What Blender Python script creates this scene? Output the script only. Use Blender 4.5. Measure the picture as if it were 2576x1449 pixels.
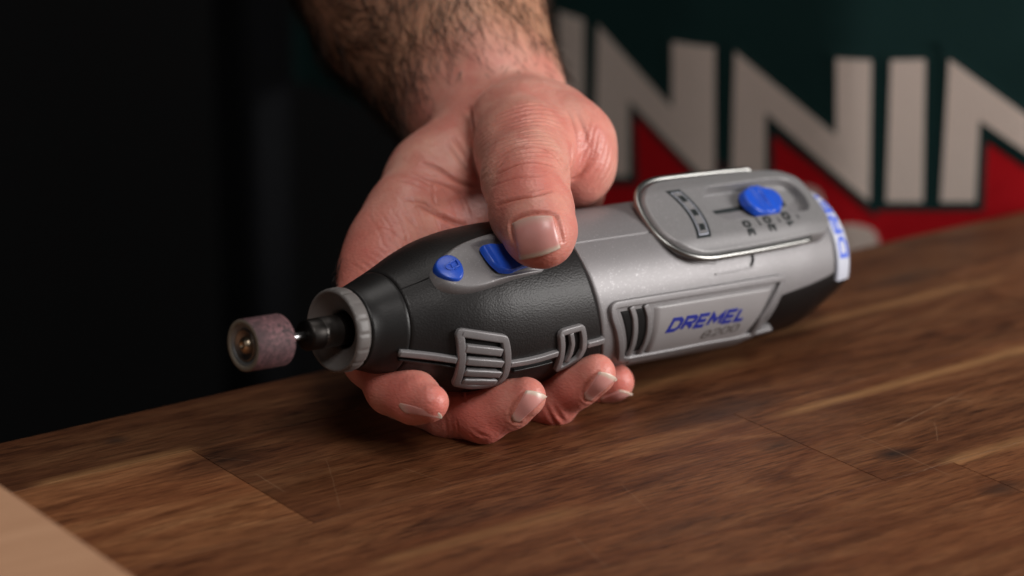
import bpy, bmesh, math, random
import numpy as np
from mathutils import Vector, Matrix, noise as mnoise
random.seed(7); rng = np.random.default_rng(7)
sc = bpy.context.scene
for o in list(bpy.data.objects): bpy.data.objects.remove(o)
COL = sc.collection

# ------------------------------------------------------------------ camera
FPX = 7155.0; TH = math.radians(17.8); CH = 0.290           # focal length in 2576-px pixels, pitch, height over the bench
cs, sn = math.cos(TH), math.sin(TH)
RT = np.array([1, 0, 0.]); UP = np.array([0, sn, cs]); FW = np.array([0, cs, -sn]); CAM = np.array([0, 0, CH])
cd = bpy.data.cameras.new('camera'); cam = bpy.data.objects.new('camera', cd); COL.objects.link(cam)
cam.location = CAM; cam.rotation_euler = (math.pi/2 - TH, 0, 0)
cd.sensor_width = 36; cd.lens = FPX*36/2576; cd.clip_start = .05; cd.clip_end = 60
cd.dof.use_dof = True; cd.dof.focus_distance = .799; cd.dof.aperture_fstop = 6.4; cd.dof.aperture_blades = 9
sc.camera = cam
# ------------------------------------------------------------------ world, lamps, exposure
w = bpy.data.worlds.new('World'); sc.world = w; w.use_nodes = True
w.node_tree.nodes['Background'].inputs[0].default_value = (.55, .66, .8, 1)
w.node_tree.nodes['Background'].inputs[1].default_value = .004
sc.view_settings.view_transform = 'Standard'; sc.view_settings.look = 'None'
sc.view_settings.exposure = 0; sc.view_settings.gamma = 1
def area(name, loc, tgt, size, power, col, sy=None):
    l = bpy.data.lights.new(name, 'AREA'); l.energy = power; l.color = col
    l.shape = 'RECTANGLE'; l.size = size; l.size_y = sy or size
    o = bpy.data.objects.new(name, l); COL.objects.link(o); o.location = loc
    o.rotation_euler = (Vector(tgt) - Vector(loc)).to_track_quat('-Z', 'Y').to_euler()
    return o
area('softbox_lamp', (.86, .68, .25), (.02, .84, .05), .34, 8.2, (1, .965, .94))
area('ceiling_lamp', (.12, 1.00, 1.05), (.03, .85, .0), .45, 2.4, (1, .95, .91))
area('front_lamp', (.30, .05, 1.00), (.03, .84, .05), .35, 6.0, (1, .955, .92))
area('fill_lamp', (-.55, .15, .45), (-.02, .80, .05), .6, .55, (1, .92, .86))
try:
    sc.cycles.use_denoising = True
    sc.cycles.sample_clamp_indirect = 4
except Exception: pass

# ------------------------------------------------------------------ coordinates
def cw(p):                                                    # camera-space (right, up, away) in metres -> world
    p = np.asarray(p, float); return CAM + p[..., 0:1]*RT + p[..., 1:2]*UP + p[..., 2:3]*FW
def pc(px, py, z): return np.array([(px-1288)/FPX*z, (724.5-py)/FPX*z, z])
def pw(px, py, z): return cw(pc(px, py, z))
def ray(px, py):
    d = (px-1288)/FPX*RT + (724.5-py)/FPX*UP + FW; return d
def on_plane(px, py, z):
    d = ray(px, py); return CAM + (z-CH)/d[2]*d
# tool frame
P0 = pw(836, 833, .78); T = pw(2030, 640, .78+.663*.1943) - P0; T /= np.linalg.norm(T)
n_ = np.array([-(T@UP), T@RT]); n_ /= np.linalg.norm(n_)
E1 = n_[0]*RT + n_[1]*UP; E2 = np.cross(T, E1)
if E2@FW > 0: E2 = -E2
ROLL = math.radians(55)
EU = math.cos(ROLL)*E1 + math.sin(ROLL)*E2; ES = -math.sin(ROLL)*E1 + math.cos(ROLL)*E2
TOOLM = Matrix(((T[0], -ES[0], EU[0], P0[0]), (T[1], -ES[1], EU[1], P0[1]), (T[2], -ES[2], EU[2], P0[2]), (0, 0, 0, 1)))

# ------------------------------------------------------------------ node helpers
def mat(name):
    m = bpy.data.materials.new(name); m.use_nodes = True
    nt = m.node_tree; return m, nt, nt.nodes['Principled BSDF']
def N(nt, t, **kw):
    n = nt.nodes.new(t)
    for k, v in kw.items():
        if k.startswith('i_'):
            key = k[2:]; key = int(key) if key.isdigit() else key
            n.inputs[key].default_value = v
        else: setattr(n, k, v)
    return n
def L(nt, a, b): nt.links.new(a, b)
def ramp(nt, src, stops, interp='LINEAR'):
    r = nt.nodes.new('ShaderNodeValToRGB'); r.color_ramp.interpolation = interp
    e = r.color_ramp.elements
    while len(e) < len(stops): e.new(.5)
    for k, (p, c) in enumerate(stops):
        e[k].position = p; e[k].color = (*c, 1) if len(c) == 3 else c
    L(nt, src, r.inputs[0]); return r
def mix(nt, fac, a, b, mode='MIX'):
    m = nt.nodes.new('ShaderNodeMix'); m.data_type = 'RGBA'; m.blend_type = mode
    for sock, v in ((m.inputs[0], fac), (m.inputs[6], a), (m.inputs[7], b)):
        if hasattr(v, 'links'): L(nt, v, sock)
        elif isinstance(v, (int, float)): sock.default_value = v
        else: sock.default_value = (*v, 1)
    return m.outputs[2]
def bump(nt, bsdf, h, strength, dist, prev=None):
    b = N(nt, 'ShaderNodeBump'); b.inputs['Strength'].default_value = strength; b.inputs['Distance'].default_value = dist
    L(nt, h, b.inputs['Height'])
    if prev: L(nt, prev.outputs[0], b.inputs['Normal'])
    L(nt, b.outputs[0], bsdf.inputs['Normal']); return b
def coords(nt, scale=(1, 1, 1), obj=True):
    tc = N(nt, 'ShaderNodeTexCoord'); mp = N(nt, 'ShaderNodeMapping'); mp.inputs['Scale'].default_value = scale
    L(nt, tc.outputs['Object'], mp.inputs['Vector']); return mp.outputs[0]
def noise_(nt, vec, scale, detail=3, rough=.5, dist=0):
    n = N(nt, 'ShaderNodeTexNoise'); n.inputs['Scale'].default_value = scale; n.inputs['Detail'].default_value = detail
    n.inputs['Roughness'].default_value = rough; n.inputs['Distortion'].default_value = dist
    L(nt, vec, n.inputs['Vector']); return n.outputs[0]

# ------------------------------------------------------------------ materials
def plastic(name, col, rough, flake=0, gscale=3000, gstr=.08, spec=.5):
    m, nt, b = mat(name); v = coords(nt)
    n1 = noise_(nt, v, gscale, 2)
    n2 = noise_(nt, v, 120, 3)
    c = mix(nt, n2, [x*.93 for x in col], [min(1, x*1.07) for x in col])
    if flake:
        vo = N(nt, 'ShaderNodeTexVoronoi'); vo.inputs['Scale'].default_value = 3800; L(nt, v, vo.inputs['Vector'])
        r = ramp(nt, vo.outputs['Color'], [(.80, (0, 0, 0)), (.98, (1, 1, 1))])
        c = mix(nt, r.outputs[0], c, [min(1, x*1.6) for x in col])
        mr = N(nt, 'ShaderNodeMapRange'); mr.inputs[3].default_value = rough; mr.inputs[4].default_value = rough*.6
        L(nt, r.outputs[0], mr.inputs[0]); L(nt, mr.outputs[0], b.inputs['Roughness'])
        b.inputs['Metallic'].default_value = .25
    else: b.inputs['Roughness'].default_value = rough
    L(nt, c, b.inputs['Base Color']); b.inputs['Specular IOR Level'].default_value = spec
    bump(nt, b, n1, gstr, .0003); return m
GREY = (.190, .182, .186)
M_grey = plastic('grey_fleck_plastic', GREY, .46, 1, 3200, .10)
M_plate = plastic('smooth_grey_plate', (.245, .234, .237), .34, 0, 2000, .02)
M_silver = plastic('silver_panel_plastic', (.212, .207, .210), .44, 1, 3200, .05)
M_blue = plastic('blue_plastic', (.012, .075, .50), .36, 0, 2600, .10)
M_black = plastic('black_gloss_plastic', (.006, .0055, .0055), .34, 0, 2600, .05, .22)
M_dark = plastic('dark_plastic_slot_shade', (.008, .0075, .0075), .7, 0, 2600, .1, .12)  # dark inner parts, and the painted shade of the vent openings
M_white = plastic('white_band_plastic', (.50, .52, .60), .4, 0, 2000, .02)
M_ink = plastic('dark_blue_print', (.008, .018, .22), .4, 0, 2000, .01)
M_ink2 = plastic('blue_print', (.05, .12, .62), .4, 0, 2000, .01)
M_inkg = plastic('grey_print', (.085, .075, .07), .5, 0, 2000, .01)
M_inkk = plastic('black_print', (.008, .012, .013), .5, 0, 2000, .01)
M_nosering = plastic('nose_ring_plastic', (.115, .105, .100), .5, 0, 900, .15)
M_nosecap = plastic('nose_cap_plastic', (.010, .0095, .0095), .38, 0, 2600, .12, .3)
def m_grip():
    m, nt, b = mat('black_leathered_plastic'); v = coords(nt, (.8, 1, 1))
    b.inputs['Base Color'].default_value = (.012, .011, .011, 1); b.inputs['Roughness'].default_value = .42
    b.inputs['Specular IOR Level'].default_value = .24
    vo = N(nt, 'ShaderNodeTexVoronoi'); vo.inputs['Scale'].default_value = 2100; vo.feature = 'SMOOTH_F1'
    nz = noise_(nt, v, 900, 2); 
    ad = N(nt, 'ShaderNodeVectorMath', operation='ADD'); sc_ = N(nt, 'ShaderNodeVectorMath', operation='SCALE'); sc_.inputs['Scale'].default_value = .0006
    cmb = N(nt, 'ShaderNodeCombineXYZ'); L(nt, nz, cmb.inputs[0]); L(nt, nz, cmb.inputs[1])
    L(nt, cmb.outputs[0], sc_.inputs[0]); L(nt, v, ad.inputs[0]); L(nt, sc_.outputs[0], ad.inputs[1]); L(nt, ad.outputs[0], vo.inputs['Vector'])
    bump(nt, b, vo.outputs['Distance'], .48, .00012)
    return m
M_grip = m_grip()
def metal(name, col, rough, sc_=900, st=.1, metallic=1):
    m, nt, b = mat(name); v = coords(nt)
    b.inputs['Base Color'].default_value = (*col, 1); b.inputs['Metallic'].default_value = metallic
    n = noise_(nt, v, sc_, 3); mr = N(nt, 'ShaderNodeMapRange'); mr.inputs[3].default_value = rough*.8; mr.inputs[4].default_value = rough*1.25
    L(nt, n, mr.inputs[0]); L(nt, mr.outputs[0], b.inputs['Roughness']); bump(nt, b, n, st, .0002); return m
M_wire = metal('polished_wire', (.27, .27, .26), .32, 40, .0)
M_steel = metal('dark_steel', (.22, .205, .195), .34, 900, .1)
M_nut = metal('shaded_nut_steel', (.035, .032, .030), .42, 900, .1)  # shade of the nut's unlit front put into the colour
M_shaft = metal('shaft_steel', (.40, .39, .39), .32)
M_brass = metal('brass_screw', (.38, .31, .23), .30)
M_rubber = metal('drum_core', (.14, .15, .155), .35, 900, .1, .5)
def m_band():
    m, nt, b = mat('abrasive_band'); v = coords(nt)
    n = noise_(nt, v, 800, 4, .75); n2 = noise_(nt, v, 180, 3)
    c = mix(nt, ramp(nt, n, [(.40, (0, 0, 0)), (.62, (1, 1, 1))]).outputs[0], (.022, .010, .012), (.165, .072, .080)); c = mix(nt, ramp(nt, n2, [(.4, (0, 0, 0)), (.7, (.8, .8, .8))]).outputs[0], c, (.05, .022, .026))
    L(nt, c, b.inputs['Base Color']); b.inputs['Roughness'].default_value = .7
    bump(nt, b, n, .6, .0004); return m
M_band = m_band()
M_paper = plastic('band_paper_edge', (.13, .115, .09), .7, 0, 1500, .2)

def m_skin():
    m, nt, b = mat('skin'); v = coords(nt)
    n = noise_(nt, v, 70, 4, .55); n2 = noise_(nt, v, 420, 3, .6)
    base = mix(nt, ramp(nt, n, [(.36, (0, 0, 0)), (.64, (1, 1, 1))]).outputs[0], (.575, .225, .178), (.67, .335, .262))
    nm = noise_(nt, v, 190, 3, .6); base = mix(nt, ramp(nt, nm, [(.46, (0, 0, 0)), (.70, (.42, .42, .42))]).outputs[0], base, (.56, .16, .13))
    red = N(nt, 'ShaderNodeAttribute'); red.attribute_name = 'redness'
    arm = N(nt, 'ShaderNodeAttribute'); arm.attribute_name = 'armness'
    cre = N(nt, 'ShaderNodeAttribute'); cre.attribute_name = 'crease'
    mm = N(nt, 'ShaderNodeMath', operation='MULTIPLY_ADD'); L(nt, n, mm.inputs[0]); mm.inputs[1].default_value = .5
    r2 = N(nt, 'ShaderNodeMath', operation='ADD', use_clamp=True); L(nt, red.outputs['Fac'], r2.inputs[0]); r2.inputs[1].default_value = 0
    mul = N(nt, 'ShaderNodeMath', operation='MULTIPLY', use_clamp=True); L(nt, r2.outputs[0], mul.inputs[0])
    ad = N(nt, 'ShaderNodeMath', operation='ADD'); L(nt, n, ad.inputs[0]); ad.inputs[1].default_value = .45; L(nt, ad.outputs[0], mul.inputs[1])
    c = mix(nt, mul.outputs[0], base, (.59, .125, .10))
    c = mix(nt, arm.outputs['Fac'], c, (.50, .25, .155))
    sp = ramp(nt, n2, [(.60, (0, 0, 0)), (.72, (1, 1, 1))])
    f = N(nt, 'ShaderNodeMath', operation='MULTIPLY'); L(nt, sp.outputs[0], f.inputs[0]); f.inputs[1].default_value = .18
    c = mix(nt, f.outputs[0], c, (.42, .12, .085))
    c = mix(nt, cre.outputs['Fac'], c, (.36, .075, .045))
    L(nt, c, b.inputs['Base Color'])
    b.inputs['Roughness'].default_value = .42
    b.inputs['Specular IOR Level'].default_value = .45
    b.inputs['Subsurface Weight'].default_value = .22
    b.inputs['Subsurface Radius'].default_value = (1, .32, .18); b.inputs['Subsurface Scale'].default_value = .0028
    vo = N(nt, 'ShaderNodeTexVoronoi'); vo.inputs['Scale'].default_value = 900; L(nt, coords(nt, (1, 1, 1.9)), vo.inputs['Vector'])
    n3 = noise_(nt, v, 260, 4, .6)
    b1 = bump(nt, b, n3, .20, .0006)
    b2 = bump(nt, b, vo.outputs['Distance'], .36, .00026, b1)
    n4 = noise_(nt, coords(nt, (260, 260, 1500)), 1, 3, .6, .8)
    bump(nt, b, n4, .30, .00022, b2)
    return m
M_skin = m_skin()
def m_nail():
    m, nt, b = mat('fingernail'); v = coords(nt)
    a = N(nt, 'ShaderNodeAttribute'); a.attribute_name = 'along'
    n = noise_(nt, v, 300, 3)
    ad = N(nt, 'ShaderNodeMath', operation='MULTIPLY_ADD'); L(nt, n, ad.inputs[0]); ad.inputs[1].default_value = .06; L(nt, a.outputs['Fac'], ad.inputs[2])
    r = ramp(nt, ad.outputs[0], [(.0, (.50, .33, .27)), (.14, (.56, .34, .29)), (.30, (.60, .27, .245)), (.88, (.60, .28, .25)), (.945, (.56, .41, .33)), (1, (.62, .50, .41))])
    L(nt, r.outputs[0], b.inputs['Base Color']); b.inputs['Roughness'].default_value = .33
    b.inputs['Subsurface Weight'].default_value = .2; b.inputs['Subsurface Radius'].default_value = (1, .4, .3); b.inputs['Subsurface Scale'].default_value = .0012
    bump(nt, b, n, .15, .0003); return m
M_nail = m_nail()
M_hair = plastic('dark_brown_hair', (.014, .007, .004), .45, 0, 500, 0)

def m_wood():
    m, nt, b = mat('oiled_acacia')
    tc = N(nt, 'ShaderNodeTexCoord'); oi = N(nt, 'ShaderNodeObjectInfo'); P = tc.outputs['Object']
    def math_(op, a, b_=None, clamp=False):
        n = N(nt, 'ShaderNodeMath', operation=op, use_clamp=clamp)
        for k, q in enumerate((a, b_)):
            if q is None: continue
            if hasattr(q, 'links'): L(nt, q, n.inputs[k])
            else: n.inputs[k].default_value = q
        return n.outputs[0]
    sep = N(nt, 'ShaderNodeSeparateXYZ'); L(nt, P, sep.inputs[0]); X, Y, Z = sep.outputs
    wob = noise_(nt, P, 90, 3, .6)
    dark = None
    for px, py, ra, rb, st in KNOTS:                              # grain bends round each knot, its heart is dark
        q = on_plane(px, py, 0)-KA; ku, kv = float(q@KU), -float(q@KV)
        dx = math_('DIVIDE', math_('SUBTRACT', X, ku), ra); dy = math_('DIVIDE', math_('SUBTRACT', Y, kv), rb)
        d = math_('SQRT', math_('ADD', math_('MULTIPLY', dx, dx), math_('MULTIPLY', dy, dy)))
        d = math_('ADD', d, math_('MULTIPLY', math_('SUBTRACT', wob, .5), 1.1))
        w_ = math_('SUBTRACT', 1.0, math_('DIVIDE', d, 2.6), True); w_ = math_('MULTIPLY', w_, w_)
        Y = math_('SUBTRACT', Y, math_('MULTIPLY', math_('MULTIPLY', w_, .8), math_('SUBTRACT', Y, kv)))
        c_ = math_('MULTIPLY', math_('POWER', math_('SUBTRACT', 1.0, math_('MULTIPLY', d, .55), True), .8), st)
        dark = c_ if dark is None else math_('MAXIMUM', dark, c_)
    cm = N(nt, 'ShaderNodeCombineXYZ'); L(nt, X, cm.inputs[0]); L(nt, Y, cm.inputs[1]); L(nt, Z, cm.inputs[2])
    off = N(nt, 'ShaderNodeCombineXYZ'); mu = math_('MULTIPLY', oi.outputs['Random'], 7.3)
    for k in range(3): L(nt, mu, off.inputs[k])
    va = N(nt, 'ShaderNodeVectorMath', operation='ADD'); L(nt, cm.outputs[0], va.inputs[0]); L(nt, off.outputs[0], va.inputs[1])
    def mp(s_):
        q = N(nt, 'ShaderNodeMapping'); q.inputs['Scale'].default_value = s_; L(nt, va.outputs[0], q.inputs['Vector']); return q.outputs[0]
    fig = noise_(nt, mp((11, 60, 60)), 1, 5, .62, 1.9)
    fib = noise_(nt, mp((48, 800, 800)), 1, 5, .7, .5)
    fib2 = noise_(nt, mp((90, 1300, 1300)), 1, 3, .6, .3)
    pore = noise_(nt, mp((190, 2600, 2600)), 1, 2, .5, .2)
    blot = noise_(nt, mp((14, 40, 40)), 1, 4, .6, 1.0)
    blot0 = noise_(nt, mp((9, 32, 32)), 1, 3, .5, .8)
    hue = noise_(nt, mp((5, 22, 22)), 1, 3, .5, .5)
    c = ramp(nt, fig, [(.30, (.050, .019, .009)), (.42, (.100, .043, .019)), (.54, (.152, .072, .033)), (.70, (.222, .120, .058))]).outputs[0]
    c = mix(nt, hue, c, mix(nt, .6, c, (.17, .058, .022)))
    dash = noise_(nt, mp((100, 1150, 1150)), 1, 3, .55, .2); dsh = ramp(nt, dash, [(.53, (1, 1, 1)), (.61, (.45, .39, .36))]).outputs[0]
    c = mix(nt, ramp(nt, blot0, [(.40, (.15, .15, .15)), (.60, (.95, .95, .95))]).outputs[0], c, mix(nt, 1, c, dsh, 'MULTIPLY'))
    c = mix(nt, .6, c, ramp(nt, fib, [(.32, (.45, .40, .38)), (.50, (1, 1, 1)), (.72, (1.2, 1.17, 1.12))]).outputs[0], 'MULTIPLY')
    c = mix(nt, .6, c, ramp(nt, fib2, [(.34, (.46, .42, .40)), (.55, (1.05, 1.05, 1.05))]).outputs[0], 'MULTIPLY')
    c = mix(nt, .5, c, ramp(nt, pore, [(.30, (.45, .42, .4)), (.42, (1, 1, 1))]).outputs[0], 'MULTIPLY')
    c = mix(nt, .75, c, ramp(nt, blot, [(.55, (1, 1, 1)), (.70, (.46, .40, .40))]).outputs[0], 'MULTIPLY')
    at = N(nt, 'ShaderNodeAttribute', attribute_type='OBJECT'); at.attribute_name = 'tone'
    c = mix(nt, 1, c, ramp(nt, at.outputs['Fac'], [(0, (.46, .40, .37)), (.5, (1.10, .97, .88)), (1, (1.55, 1.46, 1.34))]).outputs[0], 'MULTIPLY')
    c = mix(nt, dark, c, (.018, .011, .009))
    for (ax, ay), (bx, by), wd, st in STREAKS:                    # pale sapwood streaks along the grain
        qa, qb = on_plane(ax, ay, 0)-KA, on_plane(bx, by, 0)-KA; ua, ub = float(qa@KU), float(qb@KU); vm = -.5*float(qa@KV+qb@KV)
        ac = math_('SUBTRACT', math_('ADD', sep.outputs[1], math_('MULTIPLY', math_('SUBTRACT', blot0, .5), .008)), vm)
        e_ = math_('MULTIPLY', math_('SUBTRACT', 1.0, math_('DIVIDE', math_('ABSOLUTE', math_('SUBTRACT', sep.outputs[0], (ua+ub)/2)), (ub-ua)/2), True), 4., True)
        k_ = math_('MULTIPLY', math_('MULTIPLY', math_('SUBTRACT', 1.0, math_('DIVIDE', math_('ABSOLUTE', ac), wd*.001), True), e_), math_('MULTIPLY', fib, st*1.8))
        c = mix(nt, k_, c, (.36, .185, .075))
    sc_m = None
    for (ax, ay), (bx, by), wd, st in SCRATCHES:                  # worn scratches
        qa, qb = on_plane(ax, ay, 0)-KA, on_plane(bx, by, 0)-KA
        a_ = np.array([qa@KU, -(qa@KV)]); b_ = np.array([qb@KU, -(qb@KV)]); ln = np.linalg.norm(b_-a_); t_ = (b_-a_)/ln
        rx, ry = math_('SUBTRACT', sep.outputs[0], float(a_[0])), math_('SUBTRACT', sep.outputs[1], float(a_[1]))
        al = math_('ADD', math_('MULTIPLY', rx, float(t_[0])), math_('MULTIPLY', ry, float(t_[1])))
        ac = math_('ADD', math_('MULTIPLY', rx, float(-t_[1])), math_('MULTIPLY', ry, float(t_[0])))
        ac = math_('ADD', ac, math_('MULTIPLY', math_('SUBTRACT', wob, .5), .0012))
        inside = math_('SUBTRACT', 1.0, math_('DIVIDE', math_('ABSOLUTE', math_('SUBTRACT', al, ln/2)), ln/2), True)
        k_ = math_('MULTIPLY', math_('SUBTRACT', 1.0, math_('DIVIDE', math_('ABSOLUTE', ac), wd*.001), True), math_('MULTIPLY', math_('MULTIPLY', inside, 5., True), math_('MULTIPLY', fib, st*1.7)))
        sc_m = k_ if sc_m is None else math_('MAXIMUM', sc_m, k_)
    c = mix(nt, sc_m, c, (.36, .22, .13))
    L(nt, c, b.inputs['Base Color'])
    rr = N(nt, 'ShaderNodeMapRange'); rr.inputs[3].default_value = .36; rr.inputs[4].default_value = .58; L(nt, fib, rr.inputs[0]); L(nt, rr.outputs[0], b.inputs['Roughness'])
    b.inputs['Specular IOR Level'].default_value = .28
    b1 = bump(nt, b, fib, .22, .0004); b2 = bump(nt, b, pore, .25, .0002, b1); bump(nt, b, sc_m, -.4, .0003, b2)
    return m
KA = on_plane(0, 1115, 0); KB = on_plane(2450, 560, 0); KU = (KB-KA)/np.linalg.norm(KB-KA); KV = np.array([KU[1], -KU[0], 0])
KNOTS = [(2245, 1142, .0042, .0028, .95), (1955, 1118, .0050, .0034, .55), (1800, 1040, .016, .0050, .62), (292, 1107, .0028, .0020, .8), (2280, 700, .012, .0045, .6), (1215, 1290, .014, .0035, .35), (2520, 1230, .005, .003, .75), (560, 1160, .013, .006, .40), (1700, 1330, .012, .003, .3)]
STREAKS = [((1890, 1042), (2700, 868), 4.0, .7), ((60, 1225), (520, 1128), 3.5, .5), ((1900, 840), (2560, 700), 5., .35), ((1500, 985), (1900, 905), 5., .35), ((900, 1420), (1500, 1280), 4.5, .35), ((2330, 1160), (2700, 1085), 3.5, .5)]
SCRATCHES = [((2245, 1075), (2430, 985), .22, .75), ((2150, 1090), (2400, 1200), .16, .5), ((2290, 1195), (2440, 1140), .14, .5), ((510, 1150), (640, 1160), .16, .4), ((640, 1190), (720, 1240), .16, .5), ((1010, 1175), (1140, 1220), .14, .4), ((1440, 1345), (1530, 1430), .18, .5), ((820, 1150), (860, 1290), .12, .35), ((1180, 1130), (1420, 1180), .12, .35), ((2380, 1000), (2450, 1010), .2, .7), ((1560, 1215), (1640, 1290), .13, .4), ((1960, 1330), (2060, 1400), .14, .4), ((2060, 1020), (2180, 1000), .13, .4), ((2350, 1060), (2360, 1110), .15, .5)]
M_wood = m_wood()
M_knot = None
def m_pale():
    m, nt, b = mat('pale_planed_wood')
    tc = N(nt, 'ShaderNodeTexCoord'); q = N(nt, 'ShaderNodeMapping'); q.inputs['Scale'].default_value = (30, 300, 300); L(nt, tc.outputs['Object'], q.inputs['Vector'])
    n = noise_(nt, q.outputs[0], 1, 4, .55, .5)
    L(nt, mix(nt, n, (.36, .18, .095), (.58, .335, .20)), b.inputs['Base Color']); b.inputs['Roughness'].default_value = .55
    bump(nt, b, n, .1, .0003); return m
M_pale = m_pale()
def m_cloth(name, col, col2):
    m, nt, b = mat(name)
    uv = N(nt, 'ShaderNodeUVMap'); mp = N(nt, 'ShaderNodeMapping'); mp.inputs['Rotation'].default_value = (0, 0, math.radians(-28)); L(nt, uv.outputs[0], mp.inputs['Vector'])
    wv = N(nt, 'ShaderNodeTexWave'); wv.inputs['Scale'].default_value = 250; wv.inputs['Distortion'].default_value = .6; wv.inputs['Detail'].default_value = 1
    L(nt, mp.outputs[0], wv.inputs['Vector'])
    v = coords(nt); n = noise_(nt, v, 30, 4); nf = noise_(nt, v, 1500, 2)
    c = mix(nt, n, col, col2); c = mix(nt, .5, c, ramp(nt, wv.outputs['Fac'], [(.1, (.45, .45, .45)), (.6, (1, 1, 1))]).outputs[0], 'MULTIPLY')
    c = mix(nt, .3, c, ramp(nt, nf, [(.3, (.6, .6, .6)), (.6, (1, 1, 1))]).outputs[0], 'MULTIPLY')
    L(nt, c, b.inputs['Base Color']); b.inputs['Roughness'].default_value = .85
    b.inputs['Specular IOR Level'].default_value = .12
    b1 = bump(nt, b, wv.outputs['Fac'], .5, .0004); bump(nt, b, nf, .3, .0003, b1); return m
M_green = m_cloth('dark_green_twill', (.009, .032, .032), (.012, .042, .040))
M_letter = m_cloth('pale_print_on_twill', (.76, .64, .565), (.84, .71, .635))
M_red = m_cloth('red_print_on_twill', (.48, .006, .012), (.58, .009, .016))
M_navy = m_cloth('black_cloth', (.006, .0065, .008), (.008, .0085, .010))
M_wall = plastic('dark_wall', (.004, .004, .0045), .9, 0, 60, .1)

# ------------------------------------------------------------------ object helpers
def mesh_obj(name, verts, faces, m, parent=None, smooth=True, matrix=None):
    me = bpy.data.meshes.new(name); me.from_pydata([tuple(map(float, v)) for v in verts], [], faces); me.update()
    if smooth: me.polygons.foreach_set('use_smooth', [True]*len(me.polygons))
    me.materials.append(m); o = bpy.data.objects.new(name, me); COL.objects.link(o)
    if parent is not None: o.parent = parent
    return o
def fix_normals(o):
    bm = bmesh.new(); bm.from_mesh(o.data); bmesh.ops.recalc_face_normals(bm, faces=bm.faces); bm.to_mesh(o.data); bm.free(); return o
def tag(o, label, cat, group=None):
    o['label'] = label; o['category'] = cat
    if group: o['group'] = group
    return o
def weighted(o, ang=35):
    mod = o.modifiers.new('bevel', 'BEVEL'); mod.width = .0003; mod.segments = 2; mod.limit_method = 'ANGLE'; mod.angle_limit = math.radians(ang); return o

#@@BENCH
# ------------------------------------------------------------------ workbench
A = on_plane(0, 1115, 0); Bp = on_plane(2450, 560, 0)
UA = math.atan2(Bp[1]-A[1], Bp[0]-A[0]); UX = np.array([math.cos(UA), math.sin(UA), 0]); VX = np.array([UX[1], -UX[0], 0])
bench = bpy.data.objects.new('workbench', None); COL.objects.link(bench)
bench.matrix_world = Matrix.Translation(A) @ Matrix.Rotation(UA, 4, 'Z')
tag(bench, 'dark oiled wooden worktop of jointed planks under the tool and hand', 'workbench')
def plank(u0, u1, v0, v1, tone, z=0, th=.026):
    bm = bmesh.new(); g = .00010
    x0, x1, y0, y1 = (u0/1000+g, u1/1000-g, -v1/1000+g, -v0/1000-g)
    vs = [bm.verts.new(p) for p in ((x0, y0, -th), (x1, y0, -th), (x1, y1, -th), (x0, y1, -th), (x0, y0, 0), (x1, y0, 0), (x1, y1, 0), (x0, y1, 0))]
    for f in ((3, 2, 1, 0), (4, 5, 6, 7), (0, 1, 5, 4), (1, 2, 6, 5), (2, 3, 7, 6), (3, 0, 4, 7)): bm.faces.new([vs[k] for k in f])
    bmesh.ops.bevel(bm, geom=[e for e in bm.edges if all(v.co.z > -.001 for v in e.verts)], offset=.00006, segments=1, affect='EDGES', profile=.5)
    # origin at the plank's own corner so that every plank shows its own stretch of grain
    me = bpy.data.meshes.new('plank'); bm.to_mesh(me); bm.free(); me.materials.append(M_wood)
    o = bpy.data.objects.new('plank', me); COL.objects.link(o); o.parent = bench; o.location.z = z; o['tone'] = tone
    return o
rows = [(0, 36, [(-420, 190, .16), (190, 700, .22)]),
        (36, 102, [(-420, 42, .92), (42, 330, .30), (330, 760, .40)]),
        (102, 168, [(-420, 186, .46), (186, 520, .42), (520, 800, .3)]),
        (168, 234, [(-420, -150, .4), (-150, 211, .48), (211, 600, .60)]),
        (234, 300, [(-420, 30, .6), (30, 420, .55), (420, 700, .5)]),
        (300, 366, [(-420, 120, .5), (120, 560, .55)]),
        (366, 432, [(-300, 200, .5), (200, 560, .4)])]
for v0, v1, segs in rows:
    for k, (u0, u1, tone) in enumerate(segs): plank(u0, u1, v0, v1, tone)

# pale board at the near left corner
ZB = .024
q0 = on_plane(0, 1213, ZB); q1 = on_plane(330, 1449, ZB)
uu = np.mean([(q-A)@UX for q in (q0, q1)])
bm = bmesh.new()
x0, x1 = uu-.16, uu; y0, y1 = -.235, .012
vs = [bm.verts.new(p) for p in ((x0, y0, 0), (x1, y0, 0), (x1, y1, 0), (x0, y1, 0), (x0, y0, ZB), (x1, y0, ZB), (x1, y1, ZB), (x0, y1, ZB))]
for f in ((3, 2, 1, 0), (4, 5, 6, 7), (0, 1, 5, 4), (1, 2, 6, 5), (2, 3, 7, 6), (3, 0, 4, 7)): bm.faces.new([vs[k] for k in f])
bmesh.ops.bevel(bm, geom=list(bm.edges), offset=.0009, segments=3, affect='EDGES')
me = bpy.data.meshes.new('wooden_board'); bm.to_mesh(me); bm.free(); me.materials.append(M_pale)
board = bpy.data.objects.new('wooden_board', me); COL.objects.link(board)
board.matrix_world = Matrix.Translation(A + np.array([0, 0, .0004])) @ Matrix.Rotation(UA, 4, 'Z')
tag(board, 'plain pale planed wooden board lying on the near left corner of the dark worktop', 'board')

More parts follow.
